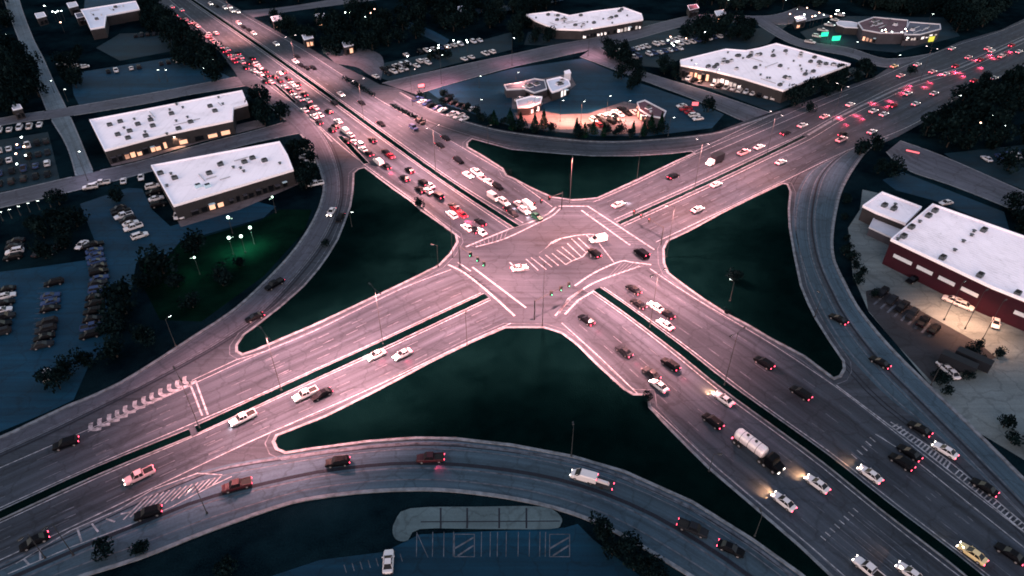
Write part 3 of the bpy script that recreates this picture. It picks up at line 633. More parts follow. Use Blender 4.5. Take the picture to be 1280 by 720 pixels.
# ------------------------------------------------------------------ vehicles
def ring(x, w, z0, z1, ins=.12):
    r = min(.12, (z1-z0)*.3)
    return [Vector(p) for p in ((x,-w*.92,z0),(x,-w,z0+r),(x,-w,z1-r*1.3),(x,-w+ins,z1),(x,w-ins,z1),(x,w,z1-r*1.3),(x,w,z0+r),(x,w*.92,z0))]
def gring(x, w0, z0, w1, z1):
    return [Vector(p) for p in ((x,-w0,z0),(x,-w1,z1),(x,w1,z1),(x,w0,z0))]
TYPES = ('sedan','suv','pickup','van')
def car_parts(kind, paint, lit):
    """list of (part name, MB)"""
    body, gl, out = MB(), MB(), []
    pm = PM[paint]; Wd = .92
    if kind == 'sedan':
        Lh = 2.35; prof = [(-2.35,.80,.38,.78),(-2.2,.88,.26,.92),(-1.5,Wd,.24,.97),(0,Wd,.24,.96),(1.1,Wd,.24,.92),(1.95,.88,.24,.80),(2.3,.78,.3,.66)]
        cab = [(-1.75,.78,.94),(-1.05,.62,1.42),(.15,.62,1.44),(1.0,.76,.93)]; roof = (-1.0,.12,.60,1.455); wx = 1.42
    elif kind == 'suv':
        Lh = 2.4; prof = [(-2.4,.84,.42,1.05),(-2.3,.92,.32,1.12),(-1.0,.95,.3,1.14),(.9,.95,.3,1.1),(1.9,.92,.3,1.0),(2.36,.84,.36,.86)]
        cab = [(-2.25,.84,1.12),(-1.95,.72,1.68),(.35,.70,1.72),(1.15,.82,1.08)]; roof = (-1.92,.33,.70,1.735); wx = 1.45
    elif kind == 'van':
        Lh = 2.6; prof = [(-2.6,.90,.36,1.9),(-2.5,.97,.3,2.0),(0.6,.97,.3,2.0),(1.2,.95,.3,1.5),(2.3,.92,.3,1.1),(2.6,.86,.36,.95)]
        cab = [(.55,.9,1.3),(.75,.82,1.93),(1.05,.82,1.93),(2.0,.84,1.12)]; roof = (-2.3,.5,.86,2.03); wx = 1.6
    else:
        Lh = 2.8; prof = [(-2.8,.90,.5,1.02),(-2.7,.96,.42,1.06),(-.6,.96,.38,1.06),(.9,.96,.36,1.1),(2.1,.94,.36,1.06),(2.75,.86,.42,.9)]
        cab = [(-.75,.84,1.06),(-.62,.74,1.74),(.75,.72,1.76),(1.35,.84,1.08)]; roof = (-.6,.72,.72,1.775); wx = 1.75
    body.loft([ring(x,w,a,b) for x,w,a,b in prof], pm)
    gl.loft([gring(cab[0][0],cab[0][1],cab[0][2]-.06,cab[0][1],cab[0][2]), gring(cab[1][0],cab[1][1]+.14,cab[0][2]-.06,cab[1][1],cab[1][2]), gring(cab[2][0],cab[2][1]+.14,cab[3][2]-.06,cab[2][1],cab[2][2]), gring(cab[3][0],cab[3][1],cab[3][2]-.06,cab[3][1],cab[3][2])], M['glass'])
    xa, xb, w, z = roof
    body.loft([[Vector((x,-w,z-.05)),Vector((x,-w*.93,z)),Vector((x,w*.93,z)),Vector((x,w,z-.05))] for x in (xa,(xa+xb)/2,xb)], pm)
    for sy in (-1, 1):   # pillars
        for i in (0, 1, 2):
            x0, w0, z0 = ((cab[1][0], cab[1][1], cab[1][2]), ((xa+xb)/2, (cab[1][1]+cab[2][1])/2, z-.03), (cab[2][0], cab[2][1], cab[2][2]))[i]
            xx, ww, zz = ((cab[0][0]+.08, cab[0][1], cab[0][2]), (x0, w0+.17, cab[0][2]-.02), (cab[3][0]-.05, cab[3][1], cab[3][2]))[i]
            body.tube((x0,sy*(w0+.012),z0), (xx,sy*(ww+.012),zz), .045, .045, pm, 5)
        body.box((cab[3][0]-.35, sy*1.03, cab[3][2]+.04), (.16,.2,.14), pm)
    if kind == 'pickup':
        b2 = MB(); b2.box((-1.75,0,1.069), (1.75,1.5,.02), M['tyre'])
        body.box((-1.75,.86,1.1), (2.0,.1,.12), pm); body.box((-1.75,-.86,1.1), (2.0,.1,.12), pm); body.box((-2.72,0,1.1), (.1,1.7,.12), pm)
        out.append(('cargo_bed', b2))
    body.box((Lh-.12,0,.42), (.3,1.5,.16), M['tyre']); body.box((-Lh+.12,0,.45), (.3,1.5,.14), M['tyre'])
    out += [('body', body), ('cabin_glass', gl)]
    for sx in (-1, 1):
        for sy in (-1, 1):
            w = MB(); w.tube((sx*wx,sy*.72,.34), (sx*wx,sy*.955,.34), .345, .345, M['tyre'], 14)
            w.tube((sx*wx,sy*.957,.34), (sx*wx,sy*.968,.34), .21, .2, M['rim'], 10); out.append(('wheel', w))
    zf = prof[-1][3]-.12; zb = prof[0][3]-.14
    for sy in (-1, 1):
        h = MB(); h.box((Lh-.02, sy*.6, zf), (.16,.36,.2), M['head'] if lit and paint in ('white','yellow','pink','silver') else M['glass'], -sy*.25); out.append(('headlight', h))
        t = MB(); t.box((-Lh+.02, sy*.66, zb), (.16,.3,.22), M['tail'] if lit else PM['dark red'], sy*.2); out.append(('taillight', t))
    return out
_cache = {}
QUEUE = []
def car(kind, paint, lit, detail):
    k = (kind, paint, lit, detail)
    if k not in _cache:
        parts = car_parts(kind, paint, lit)
        if detail: _cache[k] = [(n, mb.mesh(n)) for n, mb in parts]
        else:
            big = MB()
            for n, mb in parts:
                b = len(big.v); big.v += mb.v
                for f, mi in zip(mb.f, mb.m): big.f.append(tuple(i+b for i in f)); big.m.append(big.mi(mb.mats[mi]))
            _cache[k] = big.mesh('car')
    return _cache[k]
def put_car(p, rz, kind, paint, label, cat, group=None, lit=True, detail=False, name=None):
    name = name or {'sedan':'car','suv':'car','pickup':'pickup_truck','van':'van'}[kind]
    p = Vector((p.x, p.y, p.z))
    if detail:
        t = thing(name, label, cat, p, rz, group); t.scale = (.93,)*3
        for n, me in car(kind, paint, lit, True): link(n, me, t)
        return t
    QUEUE.append((name, kind, paint, lit, p, rz, label, cat, group))
def ordn(n): return '%d%s' % (n, 'th' if 10 <= n % 100 <= 20 else {1:'st',2:'nd',3:'rd'}.get(n % 10, 'th'))
KW = {'s':'sedan','u':'suv','p':'pickup','v':'van'}
CWD = {'w':'white','k':'black','g':'dark grey','s':'silver','r':'red','b':'blue','e':'green','d':'dark red','y':'yellow','i':'pink'}
NOUN = {'sedan':'car','suv':'suv','pickup':'pickup truck','van':'van'}
SE, NW, NE, SW = HA, HA+math.pi, HB, HB+math.pi
def traffic(spec, heading, place, group, z=Z_CW, detail=False, lit=True, ref=(690, 320)):
    """spec: 'u,v,colour+kind' ...; the label counts them outward from the crossing"""
    L = []
    for s in spec.split():
        a = s.split(','); L.append((float(a[0]), float(a[1]), a[2], float(a[3]) if len(a) > 3 else None))
    r = P(*ref); L.sort(key=lambda q: (P(q[0], q[1])-r).length)
    cnt = {}
    for u, v, c, h in L:
        p = P(u, v, z+.7); p.z = z; col = CWD[c[0]]; kind = KW[c[1]]; key = (col, NOUN[kind])
        cnt[key] = cnt.get(key, 0)+1
    cur = {}
    for u, v, c, h in L:
        p = P(u, v, z+.7); p.z = z; col = CWD[c[0]]; kind = KW[c[1]]; key = (col, NOUN[kind]); cur[key] = cur.get(key, 0)+1
        head = f'{col} {NOUN[kind]}' if cnt[key] == 1 else f'{ordn(cur[key])} {col} {NOUN[kind]} from the crossing'
        if cnt[key] == 1: head = 'only '+head
        put_car(p, (heading if h is None else R(h))+random.uniform(-.02,.02), kind, col, f'{head} {place}', NOUN[kind], group, lit, detail)
# near and middle distance, with parts
traffic('733,399,ks 780,438,gs 838,455,ku 814,466,gs 824,481,ws 891,526,ku 905,498,ws', NW, 'on the tanker highway, side nearer the lowest grass', 'cars beside the tanker lanes', detail=True)
traffic('1022,604,ws 980,626,ws 1087,712,wp 1139,716,ws', NW, 'below the tanker on its highway', 'cars below the tanker', detail=True)
traffic('792,361,ks 798,379,ks 820,383,ws 833,391,ks 832,405,ws 955,453,ku 1001,491,ku 1137,565,ks 1127,577,ku 1088,592,ws 1216,691,ys 1263,691,ks', NW, 'on the far side of the tanker highway median', 'cars across the median', detail=True)
traffic('1048,398,ks 1100,452,ks 1150,535,ks 1182,562,ws 1231,608,ks', R(128), 'on the double ramp beside the pale yard', 'cars on the yard ramp', z=Z_CW, detail=True)
traffic('422,577,ku,187 538,572,dp,182 866,660,gp,-28 914,685,ks,-30', 0, 'on the lowest curved ramp', 'cars on the lowest ramp', detail=True)
traffic('402,492,ks 382,492,wp 470,443,ws 503,442,ss 304,522,wp 174,594,ip 42,676,ks', SW, 'on the lanes between crossing and hatched paint', 'cars on the lower road lanes', detail=True)
traffic('296,606,dp,200 185,641,ku,203', SW, 'beside the hatched paint wedge', 'cars beside the hatched paint', detail=True)
traffic('82,554,ku,205', SW, 'at the chevron tip', 'cars at the chevrons', detail=True)
traffic('425,271,ks,262 414,264,ws,262 343,355,kp,232 318,396,ks,218', SW, 'on the curving ramp west of the crossing', 'cars on the curving ramp', detail=True)
traffic('649,334,ws,20 748,299,wv,200 743,316,ku,120 802,317,kv,120', 0, 'inside the crossing box', 'cars in the crossing', detail=True)
traffic('773,255,ws 842,220,ku 930,190,ip 949,183,ws 982,166,gu 1003,156,ws 1031,145,is 1063,130,ws 1092,138,ws', NE, 'on the highway toward the green lit trees', 'cars toward the green lights', detail=False)
traffic('872,261,ws 976,202,ws 895,230,ws 1052,174,ip 1054,167,ks 1105,142,ss 1117,131,rs 1168,116,ws 1135,116,ws 1090,164,ss 1145,129,ss', NE, 'across the glowing median from the green lit trees', 'cars across the glowing median')
traffic('1126,94,is 1166,89,is 1195,82,rs 1211,71,is 1235,60,is 1182,92,ss 1218,100,rs 1243,97,ws 1252,70,iu 1265,56,rs 1240,63,ws 1190,60,ws 1147,80,ws 1118,82,ys 1226,74,rs 1274,64,ss', NE, 'on the farthest stretch of the glowing highway', 'cars far up the glowing highway', ref=(1100,120))
traffic('671,270,es 650,255,ws 661,257,wv 637,262,ks 630,252,wu 617,246,wv 612,227,ws 622,233,ku 596,215,wp 585,218,ws 573,200,ku 550,181,ks 557,172,ks 517,159,bu 525,152,ku 476,154,ks 452,128,ks 426,117,ws 641,266,gs 655,262,ss 603,222,is', SE, 'in the oncoming lanes of the jammed highway', 'cars in the oncoming lanes')
traffic('418,128,ks 391,84,ks 383,84,ks 376,81,ks 369,76,ss 371,70,ks 317,41,ws 311,37,ks 304,33,ks 298,28,is 290,13,ss 281,9,ws 271,7,ks 263,4,ws 287,8,is 297,14,ws 345,54,ss', SE, 'in the thin traffic far up the jammed highway', 'far cars on the thin side', ref=(430,120))
q_ = '600,277,ks 601,289,ws 592,286,ks 584,284,ws 577,267,rs 569,260,rs 565,268,wu 567,257,ks 548,244,ku 535,238,ws 525,236,ks 529,228,ku 537,231,ws 512,212,ks 506,222,ks 483,207,ks 473,202,wv 482,189,ks 488,194,rs 461,191,ks 454,186,ws 450,180,wu 465,174,ks 434,175,ks 443,177,ws 431,163,wv 438,168,ws 419,157,ks 423,151,ws 415,161,gs 411,139,ku 400,143,ws 399,152,gs 393,145,ws 387,133,ku 381,137,ws 394,134,ws 375,123,ws 385,125,ws 380,117,ks 369,119,ws'
traffic(q_, NW, 'in the jam beside the grass island and ramp', 'cars in the jam', ref=(600,300))
q2 = '362,112,ks 371,109,ws 356,108,ws 350,100,ks 343,95,ks 372,104,ks 365,104,ws 355,89,ks 360,97,ks 350,91,ws 334,93,ks 332,101,ks 326,92,ws 339,102,ws 331,88,ks 325,84,ws 318,80,is 318,88,ws 311,78,ks 307,84,ks 303,77,ws 315,72,ks 321,79,ws 297,66,ks 301,71,ws 289,72,is 293,76,rs 295,70,is 285,67,rs 279,63,ks 271,55,is 284,61,ws 276,58,ws 263,48,rs 258,45,is 270,41,ws 266,51,is 261,42,ws 244,30,is 240,27,ws 236,28,ws 247,32,ws 231,22,ks 227,12,ws 219,18,ws 223,22,is 232,24,is 215,8,ws'
traffic(q2, NW, 'in the farthest tightest part of the jam', 'cars in the far jam', ref=(430,190))
# car pulling a small trailer with a second vehicle on it
t = put_car(Vector((*P(730,596,.7).xy, Z_CW)), R(160), 'van', 'white', 'white van at the head of the white convoy on the lowest ramp', 'van', 'white convoy', True, True)
tp = Vector((*P(751,603,.7).xy, Z_CW)); t = thing('trailer', 'low flat trailer towed behind the white van on the lowest ramp', 'trailer', tp, R(158), 'white convoy')
m = MB(); m.box((0,0,.55), (4.6,1.9,.14), M['steel']); m.box((2.9,0,.5), (1.6,.12,.1), M['steel']); m.build('deck', t)
for sy in (-1, 1):
    m = MB(); m.tube((-.4,sy*.8,.33), (-.4,sy*1.0,.33), .33, .33, M['tyre'], 12); m.build('wheel', t)
    m = MB(); m.box((-2.3,sy*.7,.6), (.1,.3,.16), M['tail']); m.build('taillight', t)
m = MB(); m.box((-.3,0,.95), (2.6,.55,.5), PM['white'], 0, .8); m.box((.9,0,1.1), (.5,.5,.5), PM['dark grey'], 0, .7); m.build('covered_load', t)
# tanker
tp = Vector((*P(946,563,1.5).xy, Z_CW))
t = thing('tanker_truck', 'long tanker truck with shiny rounded tank and dark cab on the highway', 'truck', tp, SE)
def rr(x, w, zc, n=16, h=None): return [Vector((x, math.cos(2*math.pi*i/n)*w, zc+math.sin(2*math.pi*i/n)*(h or w))) for i in range(n)]
m = MB(); m.loft([rr(-4.9,.5,2.2), rr(-4.7,1.0,2.2), rr(-4.4,1.22,2.2), rr(1.4,1.22,2.2), rr(1.7,1.0,2.2), rr(1.9,.5,2.2)], M['tank'])
for x in (-3.4,-1.6,.2): m.loft([rr(x,1.25,2.2), rr(x+.08,1.25,2.2)], M['steel'])
tk = m.build('tank', t)
for x in (-2.5,-.6): 
    m = MB(); m.tube((x,0,3.38), (x,0,3.58), .3, .28, M['steel'], 12); m.build('hatch', tk)
m = MB(); m.box((-1.2,0,.95), (8,1.0,.25), M['tyre']); m.build('chassis', t)
m = MB(); m.loft([ring(2.4,1.15,.7,2.7,.15), ring(2.9,1.2,.6,2.95,.15), ring(3.9,1.2,.6,2.9,.15), ring(4.3,1.18,.6,2.0,.15), ring(5.4,1.05,.6,1.7,.2), ring(5.6,.95,.65,1.5,.2)], PM['black']); cb = m.build('cab', t)
m = MB(); m.loft([gring(3.85,1.08,2.0,1.0,2.8), gring(4.33,1.1,2.02,1.02,2.1)], M['glass']); m.build('windscreen', cb)
for x in (-4.2,-3.1,1.6,2.6,4.6):
    for sy in (-1, 1):
        m = MB(); m.tube((x,sy*.75,.5), (x,sy*1.18,.5), .5, .5, M['tyre'], 14); m.tube((x,sy*1.182,.5), (x,sy*1.2,.5), .26, .24, M['rim'], 10); m.build('wheel', t)
for sy in (-1, 1):
    m = MB(); m.box((5.58,sy*.8,1.0), (.14,.35,.25), M['head']); m.build('headlight', t)
    m = MB(); m.box((-4.95,sy*.9,1.0), (.14,.3,.25), M['tail']); m.build('taillight', t)
# box truck
tp = Vector((*P(894,200,1.4).xy, Z_CW)); t = thing('box_truck', 'dark box truck with pale cab on the highway before the green lit trees', 'truck', tp, NE+math.pi)
m = MB(); m.box((-1,0,2.0), (4.6,2.3,2.5), PM['dark grey']); m.build('cargo_box', t)
m = MB(); m.loft([ring(1.5,1.0,.5,2.2), ring(2.3,1.02,.5,2.25), ring(2.9,1.0,.5,1.5), ring(3.6,.95,.5,1.3)], PM['white']); m.build('cab', t)
for x in (-2.3,2.6):
    for sy in (-1, 1): m = MB(); m.tube((x,sy*.75,.45), (x,sy*1.08,.45), .45, .45, M['tyre'], 12); m.build('wheel', t)
for sy in (-1, 1): m = MB(); m.box((3.6,sy*.7,.9), (.12,.3,.25), M['head']); m.build('headlight', t)
# ------------------------------------------------------------------ parked cars
CN = {'w':'white','s':'silver','k':'black','g':'dark grey','b':'blue','r':'red'}
def parked(a, b, n, rz, place, group, cols='wksgbwsk', first='from the top', miss=.07, jit=.25):
    pa, pb = P(*a), P(*b); k = 0
    if n > 2: n = max(2, min(n, int((pb-pa).length/2.8)+1))
    for i in range(n):
        if random.random() < miss: continue
        k += 1; p = pa.lerp(pb, i/max(1, n-1)); d = (pb-pa).normalized()
        c = CN[random.choice(cols)]; kind = random.choice(('sedan','suv','sedan','suv','pickup')) if n > 1 else 'sedan'
        q = p+Vector((-d.y, d.x, 0))*random.uniform(-jit, jit); q.z = Z_LOT+.004
        put_car(q, R(rz)+random.choice((0, math.pi))+random.uniform(-.04,.04), kind, c, (f'{c} {NOUN[kind]} {place}' if n == 1 else f'{c} {NOUN[kind]}, {ordn(k)} {first}, {place}'), NOUN[kind], group, False)
def pr(a, b, d=90):  # heading across a row
    p, q = P(*a), P(*b); return math.degrees(math.atan2(q.y-p.y, q.x-p.x))+d
def rowp(a, b, n, place, group, d=90, **k): parked(a, b, n, pr(a, b, d), place, group, **k)
rowp((149,262),(175,297), 8, 'in the short row by the round tree', 'short parked row')
rowp((117,309),(126,350), 9, 'long row, upper half, beside the largest tree', 'long parked row', cols='wkbggk')
rowp((124,356),(114,421), 13, 'long row, lower half, beside the largest tree', 'long parked row low', cols='wkkggbk')
rowp((68,356),(56,433), 15, 'in the middle row of the blue lot', 'middle parked row', cols='wkkggkkb')
rowp((9,364),(0,428), 12, 'edge row of the blue lot', 'edge parked row', cols='wkkggkk')
rowp((22,303),(15,331), 5, 'in the stub row below the black field', 'stub parked row')
parked((50,318),(103,308), 8, 80, 'lower rim of the black field', 'rim parked row', first='from the lot edge', cols='wkgkg')
rowp((32,482),(60,472), 3, 'at the lowest corner of the blue lot', 'corner parked row', first='from the edge', cols='ws')
parked((114,236),(128,231), 3, 20, 'nose to tail under the street bushes', 'cars under the street bushes', first='from the crossroads', cols='w')
rowp((155,228),(177,224), 5, 'in the bright line before the round tree', 'bright line of cars', first='from the round tree', cols='ws')
rowp((191,235),(198,258), 4, 'beside the bright roofed building end wall', 'cars at the end wall', cols='wsk')
rowp((222,272),(228,271), 2, 'at the near corner of the bright roofed building', 'cars at the near corner', first='from the corner', cols='w')
rowp((0,190),(58,178), 9, 'in the top row of the crowded edge lot', 'edge lot row one', first='from the edge', miss=.2, cols='wsgkb')
rowp((0,204),(60,192), 9, 'in the second row of the crowded edge lot', 'edge lot row two', first='from the edge', miss=.2, cols='wsgkb')
rowp((0,218),(60,206), 9, 'third row of the crowded edge lot', 'edge lot row three', first='from the edge', miss=.2, cols='wsgkb')
rowp((0,231),(60,219), 9, 'in the lowest row of the crowded edge lot', 'edge lot row four', first='from the edge', miss=.25, cols='wsgkb')
rowp((0,165),(50,158), 7, 'along the street beside the far woods', 'cars by the far woods', first='from the edge', miss=.3, cols='ws')
rowp((136,91),(220,78), 12, 'top of the unlit lot behind shops', 'cars atop the unlit lot', first='from the trees', miss=.35, cols='wsgk')
rowp((170,46),(208,42), 7, 'in the small lot below the ribbed roof', 'cars below the ribbed roof', first='from the roof', miss=.2, cols='gsk')
parked((80,78),(102,86), 6, 35, 'huddled beside the narrow far street', 'cars huddled by the far street', first='from the street', cols='w', jit=2.5)
rowp((376,182),(394,232), 7, 'behind the ramp kerb trees', 'cars behind the ramp trees', miss=.2, cols='ws')
rowp((470,97),(535,80), 10, 'in the front row of the crowded car lot', 'crowded lot row one', first='from the highway', miss=.15, cols='wwsk')
rowp((480,88),(560,70), 12, 'in the second row of the crowded car lot', 'crowded lot row two', first='from the highway', miss=.3, cols='wwsk')
rowp((508,70),(600,52), 12, 'in the third row of the crowded car lot', 'crowded lot row three', first='from the highway', miss=.35, cols='wsbk')
rowp((580,75),(632,62), 7, 'beside the straight side street verge', 'cars on the side street verge', first='from the highway', cols='ws', miss=.2)
rowp((522,126),(580,150), 12, 'along the curved kerb of the dealership', 'kerb row of the dealership', first='from the pointed corner', cols='wwskb')
rowp((545,122),(590,138), 7, 'in the inner row at the dealership point', 'inner row of the dealership', first='from the pointed corner', miss=.2, cols='wsk')
rowp((770,68),(850,50), 14, 'front row above the frontage street', 'frontage lot row one', first='from the street end', miss=.12, cols='wwsb')
rowp((785,74),(850,62), 11, 'second row above the frontage street', 'frontage lot row two', first='from the street end', miss=.15, cols='wwsb')
rowp((850,56),(925,42), 12, 'in the row behind the largest white roof', 'row behind the largest roof', first='from the frontage street', miss=.2, cols='wsb')
rowp((700,43),(785,28), 13, 'along the front of the curved white roof', 'cars at the curved roof', first='from the junction', miss=.15, cols='wsbk')
rowp((860,100),(967,124), 14, 'lit front of the largest store', 'cars at the lit front', first='from the frontage street', miss=.15, cols='wwsk')
rowp((985,118),(1060,94), 12, 'along the end of the largest white roof', 'cars at the end of the largest roof', first='from the lit front', miss=.25, cols='wsk')
rowp((1012,54),(1050,20), 6, 'in the dark lot by the green lit trees', 'cars by the green lit trees', first='from the street', miss=.2, cols='ws')
rowp((1060,36),(1170,52), 9, 'before the low dark mall', 'cars before the mall', first='from the green lit trees', miss=.3, cols='ws')
rowp((1232,200),(1278,196), 8, 'in the small unlit lot beyond the side road', 'cars in the unlit lot', first='from the road', miss=.2, cols='wsb')
rowp((650,126),(672,133), 4, 'beside the small dealership pavilion', 'cars at the pavilion', first='from the empty lot', cols='ws')
rowp((745,150),(778,139), 6, 'on the floodlit dealership apron', 'cars on the lit apron', first='from the tall conifers', cols='kkws')
rowp((742,152),(800,140), 10, 'upper strip of the lit apron', 'cars on the upper apron', first='from the tall conifers', cols='kkgsw')
rowp((740,160),(772,152), 5, 'on the lit apron nearest the conifers', 'cars by the conifers', first='from the tall conifers', cols='kkr')
rowp((852,134),(872,150), 5, 'in the red lit corner of the dealership', 'cars in the red corner', cols='rrw')
rowp((1189,378),(1204,384), 3, 'at the loading doors of the red warehouse', 'cars at the loading doors', first='from the canopy', d=0, cols='w')
parked((1229,386),(1230,386), 1, -52, 'alone against the red warehouse wall', 'car at the wall', first='and only', cols='w')
parked((1243,406),(1244,406), 1, 60, 'at the edge of the orange lit yard', 'car at the lit yard', first='and only', cols='w')
parked((1140,351),(1141,351), 1, 30, 'in shade below the first warehouse door', 'car below the first door', first='and only', cols='k')
rowp((1102,368),(1166,414), 10, 'dark row between yard and gravel lot', 'dark row by the yard', cols='kggk', d=110)
rowp((1181,462),(1187,468), 2, 'beside the trailers in the gravel lot', 'cars by the trailers', cols='w', d=0)
parked((486,703),(487,703), 1, 97, 'beside the empty marked bays at the bottom', 'car by the empty bays', first='and only', cols='w')
parked((1181,255),(1182,255), 1, 15, 'behind the warehouse on the dark lot', 'car behind the warehouse', first='and only', cols='w')
# trailers in gravel lot
for i, (x, y) in enumerate(((1193,462),(1212,458))):
    t = thing('semi_trailer', ('dark box trailer nearer the white cars in the gravel lot', 'dark box trailer nearer the bushes in the gravel lot')[i], 'trailer', P(x, y, .06), HA+.15, 'parked trailers')
    m = MB(); m.box((0,0,2.1), (7,2.2,2.3), PM['dark grey']); m.build('cargo_box', t); m = MB(); m.box((0,0,.8), (6.6,1.1,.2), M['tyre']); m.build('chassis', t)
    for x_ in (-3,-2):
        for sy in (-1, 1): m = MB(); m.tube((x_,sy*.7,.45), (x_,sy*1.1,.45), .45, .45, M['tyre'], 10); m.build('wheel', t)
# the largest-showing cars are objects of their own; the tiny rest of the far lots is one mass
QUEUE.sort(key=lambda q: (q[4]-cam.location).length)
far = MB(); n_car = sum(1 for o in bpy.data.objects if o.name.split('.')[0] == 'car')
for name, kind, paint, lit, p, rz, label, cat, group in QUEUE:
    if name == 'car' : n_car += 1
    if n_car <= 296 or name != 'car': tag(link(name, car(kind, paint, lit, False), None, p, rz, (.93,)*3), label, cat, group)
    else:
        me = car(kind, paint, lit, False); b = len(far.v); mt = Matrix.Translation(p) @ Matrix.Rotation(rz, 4, 'Z') @ Matrix.Scale(.93, 4)
        far.v += [tuple(mt @ v.co) for v in me.vertices]
        for f in me.polygons: far.f.append(tuple(i+b for i in f.vertices)); far.m.append(far.mi(me.materials[f.material_index]))
if far.v: tag(far.build('distant_cars'), 'tiny distant cars crowding the topmost lots and lanes', kind='stuff')
# ------------------------------------------------------------------ buildings
def building(label, cat, roof, h, wall='wall', rmat='roofw', shops=(), vents=(), wins=(), name='commercial_building', nv=0, par=.5, doors=()):
    q = px(roof, h)
    if area(q) < 0: q = q[::-1]
    c = sum(q, Vector())/len(q); base = Vector((c.x, c.y, 0))
    t = thing(name, label, cat, base)
    loc = [p-Vector((base.x, base.y, 0)) for p in q]
    m = MB(); n = len(loc)
    w_ = offset(loc, .15, True)
    for i in range(n):
        a, b = w_[i], w_[(i+1) % n]; m.face([(a.x,a.y,0),(b.x,b.y,0),(b.x,b.y,h-.3),(a.x,a.y,h-.3)], M[wall])
    m.build('wall', t)
    m = MB(); slab(m, loc, h-.3, h, M[rmat]); rf = m.build('roof', t)
    m = MB(); ribbon(m, offset(loc, .18, True), .34, h+par, M['parapet' if wall != 'walld' else 'roofg'], h+.002, True); m.build('parapet', rf)
    def edge(i):  # edge i in the order given
        a, b = P(*roof[i], h)-base, P(*roof[(i+1) % len(roof)], h)-base; a.z = b.z = 0
        d = (b-a).normalized(); nrm = Vector((d.y, -d.x, 0))
        mid = (a+b)/2
        if nrm.dot(mid) < 0: nrm = -nrm
        return a, b, d, nrm
    def panel(i, t0, t1, z0, z1, mat, nm, thick=.12, parent=t):
        a, b, d, nrm = edge(i); p = a.lerp(b, t0); r = a.lerp(b, t1); mm = MB()
        ce = (p+r)/2+nrm*(thick/2-.12); mm.box((ce.x, ce.y, (z0+z1)/2), ((r-p).length, thick, z1-z0), M[mat], math.atan2(d.y, d.x)); return mm.build(nm, parent)
    for i, t0, t1, k, z0, z1, mat in shops:
        for j in range(k):
            s = (t1-t0)/k; a = t0+j*s+s*.1
            a += s*random.uniform(-.08, .1); wd = s*random.uniform(.45, .82); zt = z1-random.uniform(0, .7)
            mm_ = random.choice((mat, mat, mat+'_dim' if mat in ('shop','shopw') else mat, 'glass'))
            w = panel(i, a, a+wd, z0, zt, mm_, 'shop_window', .10)
            if random.random() < .7: panel(i, a-s*.03, a+wd+s*.03, zt+.02, zt+.3, random.choice(('walld','hvac','bluish')) if random.random() < .3 else 'walld', 'awning', random.uniform(.5, 1.6), w)
    for i, t0, t1, k, z0, z1, mat in doors:
        for j in range(k):
            s = (t1-t0)/k; panel(i, t0+j*s+s*.06, t0+j*s+s*.94, z0, z1, mat, 'loading_door', .12)
    def vent(p, big, mat='hvac'):
        mm = MB()
        if big:
            mm.box((p.x,p.y,h+.55), (1.7,1.3,.9), M[mat], HB); mm.box((p.x,p.y,h+1.1), (1.3,.9,.12), M['tyre'], HB); mm.box((p.x,p.y,h+.04), (2.3,1.9,.08), M['parapet'], HB)
            mm.build('air_unit', rf)
        else:
            mm.tube((p.x,p.y,h), (p.x,p.y,h+.6), .35, .35, M[mat], 10); mm.tube((p.x,p.y,h+.6), (p.x,p.y,h+.75), .6, .3, M[mat], 10); mm.build('roof_vent', rf)
    for v in vents:
        p = P(v[0], v[1], h)-base; vent(p, v[2], 'hvac' if len(v) < 4 else v[3])
    x0, x1 = min(p.x for p in loc), max(p.x for p in loc); y0, y1 = min(p.y for p in loc), max(p.y for p in loc); k = 0; tries = 0
    ins = offset(loc, 2.5, True); kd = 0
    while kd < (4 if (x1-x0)*(y1-y0) > 500 and wall != 'red' else 0) and tries < 200:
        tries += 1; p = Vector((random.uniform(x0,x1), random.uniform(y0,y1), 0)); a_ = HB+random.choice((0, math.pi/2)); L_ = random.uniform(3, 8); q2_ = p+Vector((math.cos(a_), math.sin(a_), 0))*L_
        if inside(p, ins) and inside(q2_, ins):
            mm = MB(); c_ = (p+q2_)/2; mm.box((c_.x, c_.y, h+.2), (L_, .28, .24), M['hvacl'], a_); mm.build('roof_duct', rf); kd += 1
    while k < nv and tries < 500:
        tries += 1; p = Vector((random.uniform(x0,x1), random.uniform(y0,y1), 0))
        if inside(p, ins): vent(p, random.random() < .5, random.choice(('hvac','hvacl','hvac'))); k += 1
    return t, rf, base, panel
tile = lambda x, y, pts: [(x+a/4, y+b/4, c) for a, b, c in pts]
z6 = lambda pts: [(90+a/4.923, 90+b/4.923, c) for a, b, c in pts]
v1 = z6([(235,332,1),(300,312,1),(385,294,0),(408,328,1),(480,278,0),(487,302,1),(500,338,1),(322,348,0),(358,370,1),(285,392,1),(348,413,1),(452,372,0),(457,400,1),(615,263,1),(603,236,0),(645,203,0),(683,222,0),(712,282,0),(732,314,1),(643,305,0),(658,355,1),(852,217,1),(882,246,1),(930,200,0),(903,160,0),(585,385,0)])
building('long white roofed shop building with orange shopfronts between the two side streets', 'shop building',
  [(112,151),(175,139),(303,114),(310,131),(292,136),(291,151),(210,168),(131,189)], 5, shops=[(6,.06,.98,9,.4,2.6,'shop'),(5,.05,.95,4,.5,2.6,'shop')], vents=v1)
v2 = [(201,218,1),(214,218,0),(217,222,0),(219,224,1),(276,207,1),(277,204,0),(306,204,1),(316,199,1),(331,202,1),(262,218,1),(292,210,0),(248,234,1,'bluish'),(260,234,1,'bluish'),(209,233,0),(301,211,0),(305,215,0),(350,205,0)]
